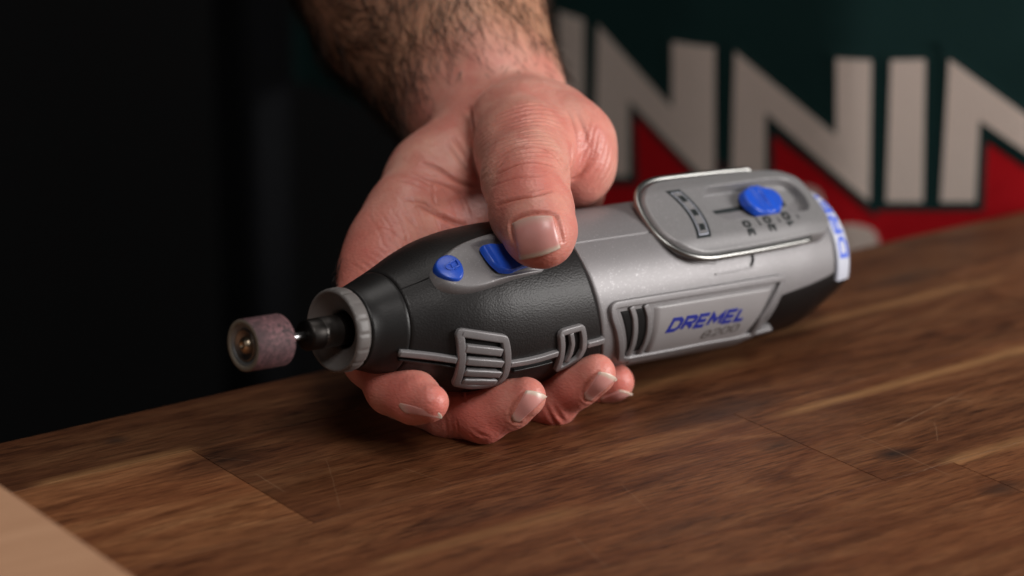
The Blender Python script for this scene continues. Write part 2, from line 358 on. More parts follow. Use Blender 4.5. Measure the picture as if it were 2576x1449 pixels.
#@@TOOL
# ------------------------------------------------------------------ rotary tool
tool = bpy.data.objects.new('rotary_tool', None); COL.objects.link(tool); tool.matrix_world = TOOLM; tool.empty_display_size = .02
tag(tool, 'grey and black cordless rotary tool with blue switches and sanding drum held in the hand', 'rotary tool')
PROF = np.array([(0, 11.7), (5, 11.2), (6, 11.2), (8, 11.9), (14, 13.9), (21, 16.4), (28, 19.3), (36, 21.8), (45, 23.3), (55, 24.0), (80, 24.2), (150, 24.2), (170, 23.6), (183, 22.6), (190, 21.6), (200, 20)])
def R(t): return np.interp(t, PROF[:, 0], PROF[:, 1])
_tt = np.linspace(0, 200, 801); _rr = np.convolve(np.pad(R(_tt), 12, 'edge'), np.ones(25)/25, 'valid')
def R(t): return np.interp(t, _tt, _rr)
def sp(t, phi, h=0):
    a = np.radians(phi); r = R(t)+h; return np.stack([t+0*a, -r*np.sin(a), r*np.cos(a)], -1)*.001
def snorm(t, phi):
    e = .2; d = sp(t+e, phi)-sp(t-e, phi); p = sp(t, phi+.5)-sp(t, phi-.5); n = np.cross(p, d)
    n /= np.linalg.norm(n, axis=-1, keepdims=True); a = np.radians(phi)
    rad = np.stack([0*a, -np.sin(a), np.cos(a)], -1)
    return n*np.sign(np.sum(n*rad, -1, keepdims=True))
_ss = np.arange(.70, 1.0, .0001)
def S(px, py, dr=0.):
    """pixel -> (t, phi) on the tool's body"""
    d = ray(px, py); d = d/np.linalg.norm(d)
    q = CAM + _ss[:, None]*d - P0; t = q@T*1000; u = q@EU*1000; v = q@ES*1000
    ok = (t > 0) & (t < 199) & (np.hypot(u, v) < R(t)+dr); i = np.argmax(ok)
    return np.array([t[i], math.degrees(math.atan2(v[i], u[i]))])
def SS(pts, dr=0.): return np.array([S(*p, dr) for p in pts])
def SP(px, py, h):
    """pixel -> (t, lateral) on the plane z = h of the tool"""
    d = ray(px, py); k = ((P0+h*.001*EU-CAM)@EU)/(d@EU); q = CAM+k*d-P0; return np.array([q@T, q@ES])*1000
def gridfaces(n, m, closed=False):
    f = []
    for i in range(n-1):
        for j in range(m if closed else m-1):
            k = (j+1) % m; f.append((i*m+j, i*m+k, (i+1)*m+k, (i+1)*m+j))
    return f
def lathe(name, prof, m, parent=tool, seg=96, cap=True):
    """prof: (t, r) in mm round the tool's axis"""
    vs = []
    for t, r in prof:
        for k in range(seg):
            a = 2*math.pi*k/seg; vs.append((t*.001, -r*math.sin(a)*.001, r*math.cos(a)*.001))
    return fix_normals(mesh_obj(name, vs, gridfaces(len(prof), seg, True), m, parent))
def resample(path, step=.8, closed=False):
    path = np.asarray(path, float)
    if closed: path = np.vstack([path, path[:1]])
    m = np.array([1, .42]); d = np.linalg.norm(np.diff(path, axis=0)*m, axis=1); s = np.r_[0, np.cumsum(d)]
    n = max(2, int(s[-1]/step)+1); q = np.linspace(0, s[-1], n); 
    out = np.stack([np.interp(q, s, path[:, k]) for k in (0, 1)], -1)
    return out[:-1] if closed else out
def chaikin(p, n=2, closed=False):
    p = np.asarray(p, float)
    for _ in range(n):
        a = np.roll(p, -1, 0) if closed else p[1:]
        b = p if closed else p[:-1]
        q = np.empty((2*len(b), p.shape[1])); q[0::2] = .75*b+.25*a; q[1::2] = .25*b+.75*a
        p = q if closed else np.vstack([p[:1], q, p[-1:]])
    return p
def bar(name, path, w_, h_, m, parent=tool, closed=False, base=0., smooth=1, step=.5, rr=1.0):
    """raised rounded strip along a (t, phi) path on the body; w_ full width, h_ height in mm"""
    p = resample(path, .4, closed)
    if smooth:
        p = resample(chaikin(resample(path, rr, closed), smooth, closed), step, closed)
    n = len(p); t, ph = p[:, 0], p[:, 1]
    C = sp(t, ph, base); Nn = snorm(t, ph)
    if closed: tg = np.roll(C, -1, 0)-np.roll(C, 1, 0)
    else: tg = np.gradient(C, axis=0)
    tg /= np.linalg.norm(tg, axis=1, keepdims=True); Bn = np.cross(Nn, tg); Bn /= np.linalg.norm(Bn, axis=1, keepdims=True)
    hw = w_/2
    cr = [(-hw, -1.6), (-hw, h_*.5), (-hw*.95, h_*.8), (-hw*.82, h_*.96), (-hw*.6, h_), (hw*.6, h_), (hw*.82, h_*.96), (hw*.95, h_*.8), (hw, h_*.5), (hw, -1.6)]
    vs = np.stack([C + Bn*a*.001 + Nn*b*.001 for a, b in cr], 1).reshape(-1, 3); m_ = len(cr)
    f = []
    for i in range(n if closed else n-1):
        j = (i+1) % n
        for k in range(m_-1): f.append((i*m_+k, i*m_+k+1, j*m_+k+1, j*m_+k))
    if not closed: f += [tuple(range(m_)), tuple(range((n-1)*m_, n*m_))[::-1]]
    return fix_normals(mesh_obj(name, vs, f, m, parent))
def quadpatch(q, n, m):
    q = np.asarray(q, float); a = np.linspace(0, 1, n)[:, None, None]; b = np.linspace(0, 1, m)[None, :, None]
    return (1-a)*((1-b)*q[0]+b*q[1]) + a*((1-b)*q[3]+b*q[2])
def patch(name, q, lift, m, parent=tool, n=24, k=24, drop=.6, edge=.05):
    """q: four (t, phi) corners in turn; a skin lifted off the body with its rim turned down"""
    g = quadpatch(q, n, k); a = np.linspace(0, 1, n)[:, None]; b = np.linspace(0, 1, k)[None, :]
    d = np.minimum(np.minimum(a, 1-a)/edge, np.minimum(b, 1-b)/edge); hh = lift-(drop+lift)*np.clip(1-d, 0, 1)**2*(d < 1)
    hh = np.where(d <= 0, -drop, hh)
    vs = (sp(g[..., 0], g[..., 1])+snorm(g[..., 0], g[..., 1])*hh[..., None]*.001).reshape(-1, 3)
    return fix_normals(mesh_obj(name, vs, gridfaces(n, k), m, parent))
def dome(name, outline, hf, m, parent=tool, rings=26, centre=None):
    """closed (t, phi) outline filled towards its middle; hf(s, t, phi) gives the height in mm, s = 0 middle .. 1 rim"""
    o = resample(chaikin(outline, 3, True), .5, True); c = o.mean(0) if centre is None else np.asarray(centre)
    n = len(o); vs = [None]; fs = []
    for i in range(rings+1):
        s = i/rings
        if i == 0:
            p = c[None]; 
        else: p = c + (o-c)*s
        h = np.broadcast_to(hf(s, p[:, 0], p[:, 1]), (len(p),))
        q = sp(p[:, 0], p[:, 1]) + snorm(p[:, 0], p[:, 1])*h[:, None]*.001
        if i == 0: vs = [q[0]]
        else: vs += list(q)
    for j in range(n): fs.append((0, 1+j, 1+(j+1) % n))
    for i in range(rings-1):
        for j in range(n):
            k = (j+1) % n; a = 1+i*n; b = a+n; fs.append((a+j, b+j, b+k, a+k))
    return fix_normals(mesh_obj(name, vs, fs, m, parent))
def text_on(name, body, mapf, m, parent, bold=.018, sub=2, shear=0.):
    """lettering as thin solid geometry; mapf(x, y, h) with x, y in 0..1 over the word's box"""
    cu = bpy.data.curves.new('t', 'FONT'); cu.body = body; cu.offset = bold; cu.resolution_u = 4; cu.shear = shear; cu.space_character = 1.10; cu.extrude = .01
    ob = bpy.data.objects.new('t', cu); COL.objects.link(ob); dg = bpy.context.evaluated_depsgraph_get(); dg.update()
    me = bpy.data.meshes.new_from_object(ob.evaluated_get(dg)); bpy.data.objects.remove(ob)
    bm = bmesh.new(); bm.from_mesh(me); bmesh.ops.triangulate(bm, faces=bm.faces)
    bmesh.ops.subdivide_edges(bm, edges=bm.edges, cuts=sub, use_grid_fill=True)
    xs = np.array([v.co[:] for v in bm.verts]); lo, hi = xs.min(0), xs.max(0)
    for v in bm.verts:
        x, y = (v.co.x-lo[0])/(hi[0]-lo[0]), (v.co.y-lo[1])/(hi[1]-lo[1])
        v.co = mapf(x, y, 0. if v.co.z < 0 else 1.)
    me2 = bpy.data.meshes.new(name); bm.to_mesh(me2); bm.free(); me2.materials.append(m)
    o = bpy.data.objects.new(name, me2); COL.objects.link(o); o.parent = parent; return fix_normals(o)
GLYPH = {
 'D': (.80, [([(0, 0), (0, 1), (.55, 1), (.80, .76), (.80, .24), (.55, 0)], 1)]),
 'R': (.78, [([(0, 0), (0, 1), (.62, 1), (.78, .88), (.78, .60), (.62, .47), (.1, .47)], 0), ([(.36, .47), (.78, 0)], 0)]),
 'E': (.70, [([(.72, 1), (0, 1), (0, 0), (.72, 0)], 0), ([(.05, .5), (.64, .5)], 0)]),
 'M': (.98, [([(0, 0), (0, 1), (.49, .28), (.98, 1), (.98, 0)], 0)]),
 'L': (.62, [([(0, 1), (0, 0), (.66, 0)], 0)]),
 '0': (.66, [([(0, .2), (0, .8), (.16, 1), (.50, 1), (.66, .8), (.66, .2), (.50, 0), (.16, 0)], 1)]),
 '1': (.34, [([(0, .78), (.30, 1), (.30, 0)], 0)]),
 '2': (.66, [([(0, .78), (.14, 1), (.52, 1), (.66, .84), (.66, .62), (0, 0), (.70, 0)], 0)]),
 '3': (.66, [([(0, 1), (.50, 1), (.66, .86), (.66, .64), (.52, .52), (.20, .52)], 0), ([(.52, .50), (.66, .38), (.66, .14), (.50, 0), (0, 0)], 0)]),
 '8': (.66, [([(0, .2), (0, .8), (.16, 1), (.50, 1), (.66, .8), (.66, .2), (.50, 0), (.16, 0)], 1), ([(.05, .51), (.61, .51)], 0)])}
def word_on(name, word, mapf, m, parent, th=.2, gap=.34):
    """blocky lettering from mitred strokes, a thin solid skin; mapf(x, y, h) as in text_on"""
    tot = sum(GLYPH[c][0] for c in word)+gap*(len(word)-1)+th; x0 = th/2; vs = []; fs = []; lev = 0
    for c in word:
        wd, strokes = GLYPH[c]
        for pts, closed in strokes:
            p = np.array(pts, float)*[1, 1-th]+[0, th/2]; n = len(p); lev += 1
            dense = []
            for i in range(n if closed else n-1):
                a, b = p[i], p[(i+1) % n]; k = max(1, int(np.linalg.norm(b-a)/.22)); dense += [a+(b-a)*q/k for q in range(k)]
            if not closed: dense.append(p[-1])
            p = np.array(dense); n = len(p); base = len(vs)
            for i in range(n):
                u1 = p[i]-p[i-1] if (closed or i > 0) else p[1]-p[0]; u2 = p[(i+1) % n]-p[i] if (closed or i < n-1) else u1
                u1 = u1/np.linalg.norm(u1); u2 = u2/np.linalg.norm(u2); n1 = np.array([-u1[1], u1[0]]); n2 = np.array([-u2[1], u2[0]])
                mm = (n1+n2)/max(.5, 1+n1@n2)*th/2
                for sg in (1, -1):
                    q = p[i]+sg*mm; vs.append(mapf((x0+q[0])/tot, q[1], 1.+.06*(lev % 3)))
                for sg in (1, -1):
                    q = p[i]+sg*mm; vs.append(mapf((x0+q[0])/tot, q[1], 0.))
            for i in range(n if closed else n-1):
                a = base+4*i; b = base+4*((i+1) % n)
                fs += [(a, a+1, b+1, b), (a, b, b+2, a+2), (a+1, a+3, b+3, b+1)]
            if not closed: fs += [(base, base+2, base+3, base+1), (base+4*n-4, base+4*n-3, base+4*n-1, base+4*n-2)]
        x0 += wd+gap
    return fix_normals(mesh_obj(name, vs, fs, m, parent, smooth=False))
def on_quad(q, h0, h1):
    q = np.asarray(q, float)                                     # bl, br, tr, tl
    def f(x, y, h):
        p = (1-y)*((1-x)*q[0]+x*q[1]) + y*((1-x)*q[3]+x*q[2])
        t, ph = np.array([p[0]]), np.array([p[1]])
        return Vector((sp(t, ph)+snorm(t, ph)*(h0 if h == 0 else h0+(h1-h0)*h)*.001)[0])
    return f

# --- accessory: drum, shaft, collet
lathe('mandrel_shaft', [(-19, 0), (-19, 1.15), (-8, 1.15), (-8, 0)], M_shaft, seg=32)
drum = lathe('sanding_drum', [(-18, 0), (-18, 5.6), (-18.2, 6.0), (-30.2, 6.0), (-30.3, 5.6), (-30.1, 5.0), (-29.6, 4.6), (-29.6, 0)], M_rubber, seg=64)
lathe('sanding_band', [(-18, 6.2), (-18, 6.85), (-18.35, 7.15), (-30.2, 7.15), (-30.5, 7.0)], M_band, drum, 96)
lathe('band_rim', [(-30.5, 7.02), (-30.62, 6.9), (-30.62, 5.75), (-30.3, 5.6), (-29.0, 5.6)], M_paper, drum, 96)
lathe('drum_washer', [(-29.7, 0), (-29.7, 4.4), (-30.05, 4.3), (-30.05, 4.0), (-29.75, 3.6), (-29.75, 0)], M_steel, drum, 64)
lathe('drum_screw', [(-29.6, 2.3), (-30.2, 2.2), (-30.8, 1.5), (-31.0, .7), (-30.5, .5), (-30.5, 0)], M_brass, drum, 40)
# collet nut: knurled steel, darkened for its unlit front
prof = [(-9.8, 1.2), (-9.8, 3.5), (-9.5, 4.0), (-9.0, 4.3), (-5.6, 4.35), (-5.4, 4.35), (12, 4.35)]
nut = lathe('collet_nut', prof, M_nut, seg=120)
# collet knurl: a second sleeve of diamond ridges
vs = []; seg = 96; nn = 26
for i in range(nn):
    t = -5.0+i*.24
    for k in range(seg):
        a = 2*math.pi*k/seg; kn = .13*(abs(((k*24/seg+i*.5) % 1)-.5)+abs(((k*24/seg-i*.5) % 1)-.5))
        r = 4.30+kn; vs.append((t*.001, -r*math.sin(a)*.001, r*math.cos(a)*.001))
fix_normals(mesh_obj('knurled_sleeve', vs, gridfaces(nn, seg, True), M_steel, nut))
# nose ring with notched rim and a deep bore
vs = []; seg = 160
rp = [(14, 5.0), (4.4, 5.2), (3.5, 5.6), (3.1, 6.2), (1.2, 9.5), (.5, 10.2), (.0, 10.6), (-.2, 11.0), (.1, 11.4), (.6, 11.65), (1.2, 11.75), (3.2, 11.8), (4.2, 11.6), (4.8, 11.0), (5.0, 10.2)]
for t, r in rp:
    for k in range(seg):
        a = 2*math.pi*k/seg; rr = r
        if r > 11.4: rr = r-.22*(1 if (k % 10) < 2 else 0)
        vs.append((t*.001, -rr*math.sin(a)*.001, rr*math.cos(a)*.001))
ring = fix_normals(mesh_obj('nose_ring', vs, gridfaces(len(rp), seg, True), M_nosering, tool))
lathe('bore_lining', [(4.6, 5.15), (4.6, 5.0), (13.5, 4.9), (13.5, 0)], M_dark, ring, 64)
# nose cap
cap_t = list(np.linspace(5, 15.6, 14)); lathe('nose_cap', [(4.9, 8)]+[(t, float(R(t))) for t in cap_t]+[(15.85, float(R(15.8))-.15), (16.0, float(R(16))-.8), (16.0, 8)], M_nosecap)

def tseam(ph): return 75.2+11*np.minimum(np.abs(ph), 120)**2/8100.*.9
def shell(name, t0, t1, phis, nt, m, seam=True, hf=None):
    """a skin of the body between two end curves t0(phi), t1(phi), with the mould seam cut along the top"""
    vs = []; fr = np.linspace(0, 1, nt)
    # rims turned in at both ends
    fr = np.r_[0, 0, .004, fr[1:-1], .996, 1, 1]; hh = np.r_[-1.2, -.3, 0, np.zeros(nt-2), 0, -.3, -1.2]
    for f, h in zip(fr, hh):
        t = t0(phis)+(t1(phis)-t0(phis))*f
        g = np.zeros_like(phis)+h
        if seam: g = g-.38*np.exp(-(((phis+180) % 360-180)/.42)**2)
        if hf is not None: g = g+hf(t, phis)
        vs += list(sp(t, phis, g))
    return fix_normals(mesh_obj(name, vs, gridfaces(len(fr), len(phis), True), m, tool))
ph_all = np.r_[np.arange(-2, 2, .2), np.arange(2, 358, 2.)]
one = np.ones_like(ph_all)
def pw_(p): return (p+180) % 360-180
shell('grip_sleeve', lambda p: 16.05*one, lambda p: tseam(pw_(p))-.25, ph_all, 60, M_grip)
def tend(p):
    a = np.abs(pw_(p)); return np.interp(a, [0, 53, 58, 62, 105, 180], [183, 182, 170, 157, 152, 150])
shell('housing', lambda p: tseam(pw_(p))+.25, tend, ph_all, 70, M_grey)
# dark liner inside the joints
lathe('inner_shell', [(15, float(R(15))-1.2)]+[(t, float(R(t))-.9) for t in np.linspace(16, 150, 60)], M_dark)
# battery: black tail
vs = []; ts = list(np.linspace(148, 188, 34)); 
phs = np.arange(0, 360, 3.)
def rtail(t, p):
    a = np.abs(pw_(p)); low = np.clip((a-62)/30, 0, 1)
    up = R(t)-.7; lo = np.interp(t, [148, 165, 175, 182, 187, 190, 192.5], [23.2, 22.9, 22.2, 20.6, 18.6, 16.6, 13.5])
    return up*(1-low)+lo*low
for t in list(np.linspace(148, 190.4, 44))+[191.2, 191.8, 192.2]:
    r = rtail(np.full_like(phs, t), phs)-(0 if t < 190.5 else {191.2: .5, 191.8: 1.3, 192.2: 3}[t]); a = np.radians(phs); vs += list(np.stack([t+0*a, -r*np.sin(a), r*np.cos(a)], -1)*.001)
nf = len(vs)//len(phs); f = gridfaces(nf, len(phs), True); f.append(tuple(range((nf-1)*len(phs), nf*len(phs))))
batt = fix_normals(mesh_obj('battery_pack', vs, f, M_black, tool))
# white printed band round the top of the tail
vs = []; pb = np.arange(-100, 60.1, 2.); tb = np.r_[183.2, 183.2, 183.5, np.linspace(184, 189.4, 9), 189.8, 189.8]; hb = np.r_[-1.5, 0, .2, np.full(9, .25), 0, -1.5]
for t, h in zip(tb, hb): vs += list(sp(np.full_like(pb, t), pb, h))
band = fix_normals(mesh_obj('printed_band', vs, gridfaces(len(tb), len(pb)), M_white, batt))
word_on('lettering', 'DREMEL', on_quad([(188.9, 42), (188.9, -70), (184.3, -70), (184.3, 42)], .22, .36), M_ink2, batt, .20)

# --- top switch panel
tp = SS([(1076, 684), (1086, 660), (1112, 634), (1145, 612), (1185, 596), (1225, 584), (1275, 573), (1340, 560)], 1.8)
bt = SS([(1418, 640), (1408, 668), (1370, 684), (1320, 695), (1270, 713), (1215, 733), (1165, 742), (1120, 736), (1092, 718)], 1.8)
outl = np.vstack([tp, bt])
SWC = S(1262, 648, 2.5)
def hp(s, t, ph):
    h = np.where(s < .78, 2.3, 2.3-3.6*((s-.78)/.22)**2.2)
    d = np.clip((t-39)/5, 0, 1)*np.clip((15.5-np.abs(ph-3))/3.0, 0, 1)
    return h-1.5*d*d*(3-2*d)*(1 if s < .97 else 0)
panel = dome('switch_panel', outl, hp, M_grey, rings=60)
lk = SS([(1103, 662), (1112, 644), (1134, 636), (1155, 642), (1172, 664), (1174, 690), (1160, 702), (1135, 697), (1113, 682)], 3.4); lk = lk.mean(0)+(lk-lk.mean(0))*1.17
dome('lock_button', lk, lambda s, t, p: 3.5-.5*s*s-(1.9*((s-.8)/.2)**2 if s > .8 else 0), M_blue, panel)
# embossed padlock mark on the lock button
bar('padlock_mark', SS([(1131, 664), (1146, 655), (1155, 669), (1141, 678)], 3.4),   .5, .5, M_blue, panel, True, 3.42, 0, .3)
bar('padlock_mark', SS([(1131, 665), (1122, 668), (1121, 676), (1130, 680), (1140, 678)], 3.4),   .5, .5, M_blue, panel, False, 3.42, 1, .3)
swo = SS([(1201, 623), (1240, 616), (1285, 601), (1335, 592), (1362, 622), (1345, 664), (1315, 673), (1275, 690), (1243, 680), (1220, 655)], 2.2)
tw0, tw1 = swo[:, 0].min(), swo[:, 0].max()
def hs(s, t, p):
    x = (t-tw0)/(tw1-tw0)
    saddle = 2.2*(2*np.clip((x-.12)/.88, 0, 1)-1)**2 - .7*np.exp(-((x-.13)/.05)**2)
    return 2.0+saddle-(1.6*((s-.86)/.14)**2 if s > .86 else 0)
dome('slide_switch', swo, hs, M_blue, panel, rings=40)

# --- grey trim: rail, vent frames with slats
W = 2.3
def px_bar(name, pts, w_, h_, m=M_grey, closed=False, sm=1, base=0., parent=tool): return bar(name, SS(pts, h_*.6), w_, h_, m, parent, closed, base, sm)
px_bar('trim_rail', [(1006, 889), (1050, 893), (1100, 899), (1150, 906)], 2.0, 1.2)
px_bar('trim_rail', [(1282, 917), (1320, 911), (1360, 902), (1402, 889)], 2.0, 1.2)
px_bar('trim_rail', [(1476, 868), (1500, 862), (1518, 857)], 2.0, 1.2)
px_bar('edge_strip', [(1003, 905), (1060, 911), (1110, 918), (1145, 924)], .7, .7, M_nosecap)
px_bar('edge_strip', [(1290, 934), (1325, 927), (1360, 919), (1388, 911)], .9, .9, M_nosecap)
vq = [(1158, 838), (1268, 853), (1274, 950), (1152, 965)]
patch('vent_shade_patch', SS(vq), .12, M_dark, n=14, k=14)  # no hole cut: dark patch on the sleeve paints the opening's shade
vf = px_bar('vent_frame', [(1163, 885), (1162, 868), (1157, 836), (1190, 841), (1230, 847), (1270, 853), (1276, 885), (1276, 915), (1268, 946), (1252, 962), (1225, 969), (1190, 971), (1148, 964), (1160, 930), (1164, 900)], 2.5, 1.4, M_grey, True)
for (a, b) in (((1172, 876), (1262, 886)), ((1174, 908), (1264, 915)), ((1170, 936), (1258, 941)), ((1164, 958), (1246, 960))):
    px_bar('slat', [a, ((a[0]+b[0])/2, (a[1]+b[1])/2), b], 2.5, 1.4, parent=vf)
patch('vent_shade_patch', SS([(1412, 838), (1462, 824), (1466, 885), (1404, 925)]), .12, M_dark, n=12, k=12)  # second uncut vent, its inner shade painted as a dark patch
vf2 = px_bar('vent_frame', [(1414, 870), (1411, 838), (1437, 830), (1464, 823), (1469, 850), (1467, 878), (1455, 900), (1430, 917), (1400, 930), (1411, 900)], 2.0, 1.3, M_grey, True)
px_bar('slat', [(1436, 838), (1440, 865), (1434, 890), (1424, 908)], 1.6, 1.2, parent=vf2)

# --- name plate panel on the housing's side
fq = [(1542, 770), (1966, 699), (1884, 848), (1566, 902)]
fr_pts = [(1541, 778), (1548, 768), (1600, 759), (1700, 743), (1800, 727), (1900, 710), (1962, 700), (1970, 704), (1965, 716), (1945, 755), (1915, 800), (1886, 845), (1850, 852), (1770, 866), (1680, 884), (1600, 899), (1574, 904), (1561, 902), (1562, 870), (1556, 830), (1545, 800)]
pf = px_bar('plate_frame', fr_pts, 2.3, 1.2, M_grey, True)
patch('vent_shade_patch', SS([(1553, 777), (1628, 765), (1622, 880), (1572, 893)]), .15, M_dark, pf, 16, 16)  # slot shade painted as a dark patch lying on the housing
for pts in ([(1588, 771), (1597, 800), (1598, 840), (1590, 875), (1580, 893)], [(1624, 766), (1633, 795), (1632, 835), (1622, 868), (1609, 889)]):
    px_bar('slat', pts, 1.9, .8, parent=pf)
pl = patch('name_plate', SS([(1642, 769), (1945, 719), (1862, 845), (1618, 886)]), .75, M_plate, tool, 40, 40, .3, .035)
Q = SS([(1668, 834), (1862, 803), (1884, 767), (1690, 797)])
word_on('lettering', 'DREMEL', on_quad(Q, .70, .86), M_ink, pl, .24)
Q = SS([(1755, 848), (1848, 827), (1860, 808), (1770, 828)])
word_on('lettering', '8200', on_quad(Q, .70, .86), M_inkg, pl, .15)
px_bar('trim_rail', [(1578, 909), (1680, 889), (1800, 862), (1900, 838), (1938, 828)], 1.5, 1.2)
px_bar('trim_rail', [(1890, 844), (1915, 815), (1945, 770), (1972, 722)], 1.2, .8)

# --- raised control panel at the back with slider and wire clip
HP = 27.0; LC = -3.1; T0, T1 = 109.0, 183.0; HW = 14.6
def outline_panel(off=0., n=200):
    """outline in (t, lateral); round nose, straight sides, rounded back corners"""
    pts = []
    nose = 16.5
    for k in range(41):
        a = math.pi/2+math.pi*k/40
        c, s_ = math.cos(a), math.sin(a)
        pts.append((T0+nose+(nose+off)*(-abs(c)**(2/2.3)), LC+(HW+off)*math.copysign(abs(s_)**(2/2.3), s_)))
    for k in range(1, 30): pts.append((T0+nose+(T1-10-T0-nose)*k/30, LC-HW-off+1.2*(k/30)**2))
    for k in range(13):
        a = -math.pi/2+math.pi/2*k/12; pts.append((T1-10+(10+off)*math.cos(a), LC-HW+1.2-off+10+10*math.sin(a)))
    for k in range(13):
        a = math.pi/2*k/12; pts.append((T1-10+(10+off)*math.cos(a), LC+HW-1.2+off-10+10*math.sin(a)))
    for k in range(29, 0, -1): pts.append((T0+nose+(T1-10-T0-nose)*k/30, LC+HW+off-1.2*(k/30)**2))
    p = np.array(pts); p = np.vstack([p, p[:1]]); d = np.r_[0, np.cumsum(np.linalg.norm(np.diff(p, axis=0), axis=1))]
    q = np.linspace(0, d[-1], 361)[:-1]; return np.stack([np.interp(q, d, p[:, k]) for k in (0, 1)], -1)
def sstep(x): x = np.clip(x, 0, 1); return x*x*(3-2*x)
SLA, SLB = SP(1795, 508, HP), SP(2012, 487, HP)
print('slot', SLA, SLB)
SLt0, SLt1, SLl = 133.5, 177.0, -5.0
print('slider', SP(1922, 498, HP), 'nums', SP(1880, 570, HP), SP(1930, 562, HP), SP(1975, 550, HP), 'ind', SP(1685, 490, HP), SP(1765, 590, HP))
def panel_h(t, l):
    z = HP-1.7*sstep((np.abs(l-LC)-8.5)/7) - 2.6*sstep((t-164)/24)
    z = z-1.0*sstep((124-t)/16)**2
    # long recess that the slider runs in
    dx = np.maximum(np.maximum(SLt0+6-t, t-(SLt1-6)), 0); d = np.hypot(dx, l-SLl)
    return z-3.2*sstep((6.9-d)/1.1)
o = outline_panel(); n = len(o); rings = 140; c0 = np.array([146.0, LC]); vs = [(c0[0], -c0[1], float(panel_h(c0[0], c0[1])))]; fs = []
for i in range(1, rings+1):
    p = c0+(o-c0)*(i/rings); h = panel_h(p[:, 0], p[:, 1])
    if i/rings > .965: h = h-.9*((i/rings-.965)/.035)**2
    vs += [(a, -b, z) for (a, b), z in zip(p, h)]
for dz, off in ((-.95, .12), (-2.2, .2), (-3.6, .25), (-9.0, .3)):
    nrm = np.roll(o, -1, 0)-np.roll(o, 1, 0); nrm = np.stack([nrm[:, 1], -nrm[:, 0]], -1); nrm /= np.linalg.norm(nrm, axis=1, keepdims=True); nrm *= np.sign(np.sum(nrm*(o-c0)))
    p = o+nrm*off; h = np.minimum(panel_h(o[:, 0], o[:, 1])-.9, 40)
    vs += [(a, -b, z+dz+.6) for (a, b), z in zip(p, h)]
for j in range(n): fs.append((0, 1+j, 1+(j+1) % n))
for i in range(rings-1+4):
    for j in range(n):
        k = (j+1) % n; a = 1+i*n; b = a+n; fs.append((a+j, b+j, b+k, a+k))
cp = fix_normals(mesh_obj('control_panel', np.array(vs)*.001, fs, M_silver, tool))
def on_panel(t, l, h): return (t*.001, -l*.001, (float(panel_h(t, l))+h)*.001)
# slider slit and knob
def flat_solid(name, pts, h0, h1, m, parent, hf=panel_h):
    """closed (t, lateral) outline as a thin solid over the control panel"""
    n = len(pts); c = np.mean(pts, 0)
    vs = [(c[0], -c[1], float(hf(*c))+h1)]+[(a, -b, float(hf(a, b))+h1) for a, b in pts]+[(a, -b, float(hf(a, b))+h0) for a, b in pts]
    fs = [(0, 1+j, 1+(j+1) % n) for j in range(n)]+[(1+j, 1+n+j, 1+n+(j+1) % n, 1+(j+1) % n) for j in range(n)]
    return fix_normals(mesh_obj(name, np.array(vs)*.001, fs, m, parent, smooth=False))
flat_solid('slider_slit', [(SLt0+2.2, SLl+.4), (SLt1-8, SLl-.8), (SLt1-8, SLl+2.2), (SLt0+2.2, SLl+1.6)], -.3, .25, M_inkk, cp)
vs = []; KR = 24; KS = 48; kt, kl = SP(1923, 495, 28.0); print('knob', kt, kl)
for i in range(KR+1):
    s = i/KR
    for k in range(KS):
        a = 2*math.pi*k/KS; x = 8.3*s*math.cos(a); y = 6.0*s*math.sin(a)
        h = 2.0+.55*math.cos(min(1, abs(s))*1.4)-.9*math.exp(-(x/.6)**2)-.8*math.exp(-((abs(x)-3.6)/2.0)**2)
        if s > .85: h -= 2.2*((s-.85)/.15)**2
        z = HP-1.5
        vs.append(((kt+x)*.001, -(kl+y)*.001, (z+h)*.001))
fs = gridfaces(KR+1, KS, True)
fix_normals(mesh_obj('slider_knob', vs, fs, M_blue, cp))
# battery gauge: black-edged curved window with three dark lamps
def gauge_pt(a, b):
    """a 0..1 along (far to near), b -1..1 across"""
    l = -12.1+18.8*a; t = 126.0-2.6*(2*a-1)**2-.6*a+b*3.0
    return (t, l)
def gauge_outline(a0, a1, b): return [gauge_pt(a0+(a1-a0)*k/14, -b) for k in range(15)]+[gauge_pt(a1-(a1-a0)*k/14, b) for k in range(15)]
def gauge_strip(name, a0, a1, b, h0, h1, m, parent):
    n = 16; vs = []; fs = []
    for k in range(n):
        a = a0+(a1-a0)*k/(n-1)
        for bb, hh in ((-b, h0), (-b, h1), (b, h1), (b, h0)):
            t, l = gauge_pt(a, bb); vs.append((t, -l, float(panel_h(t, l))+hh))
    fs = gridfaces(n, 4)
    fs += [(0, 1, 2, 3), tuple((n-1)*4+q for q in (3, 2, 1, 0))]
    return fix_normals(mesh_obj(name, np.array(vs)*.001, fs, m, parent, smooth=False))
gg = gauge_strip('battery_gauge', 0, 1, 1, -.3, .10, M_inkk, cp)
gauge_strip('gauge_face', .05, .95, .64, .05, .16, M_white, cp)
gauge_strip('gauge_line', .06, .93, .56, .1, .20, M_inkk, cp); gauge_strip('gauge_line', .07, .92, .48, .1, .24, M_silver, cp)
for a in (.20, .50, .80): gauge_strip('gauge_lamp', a-.065, a+.065, .36, .15, .32, M_inkk, cp)
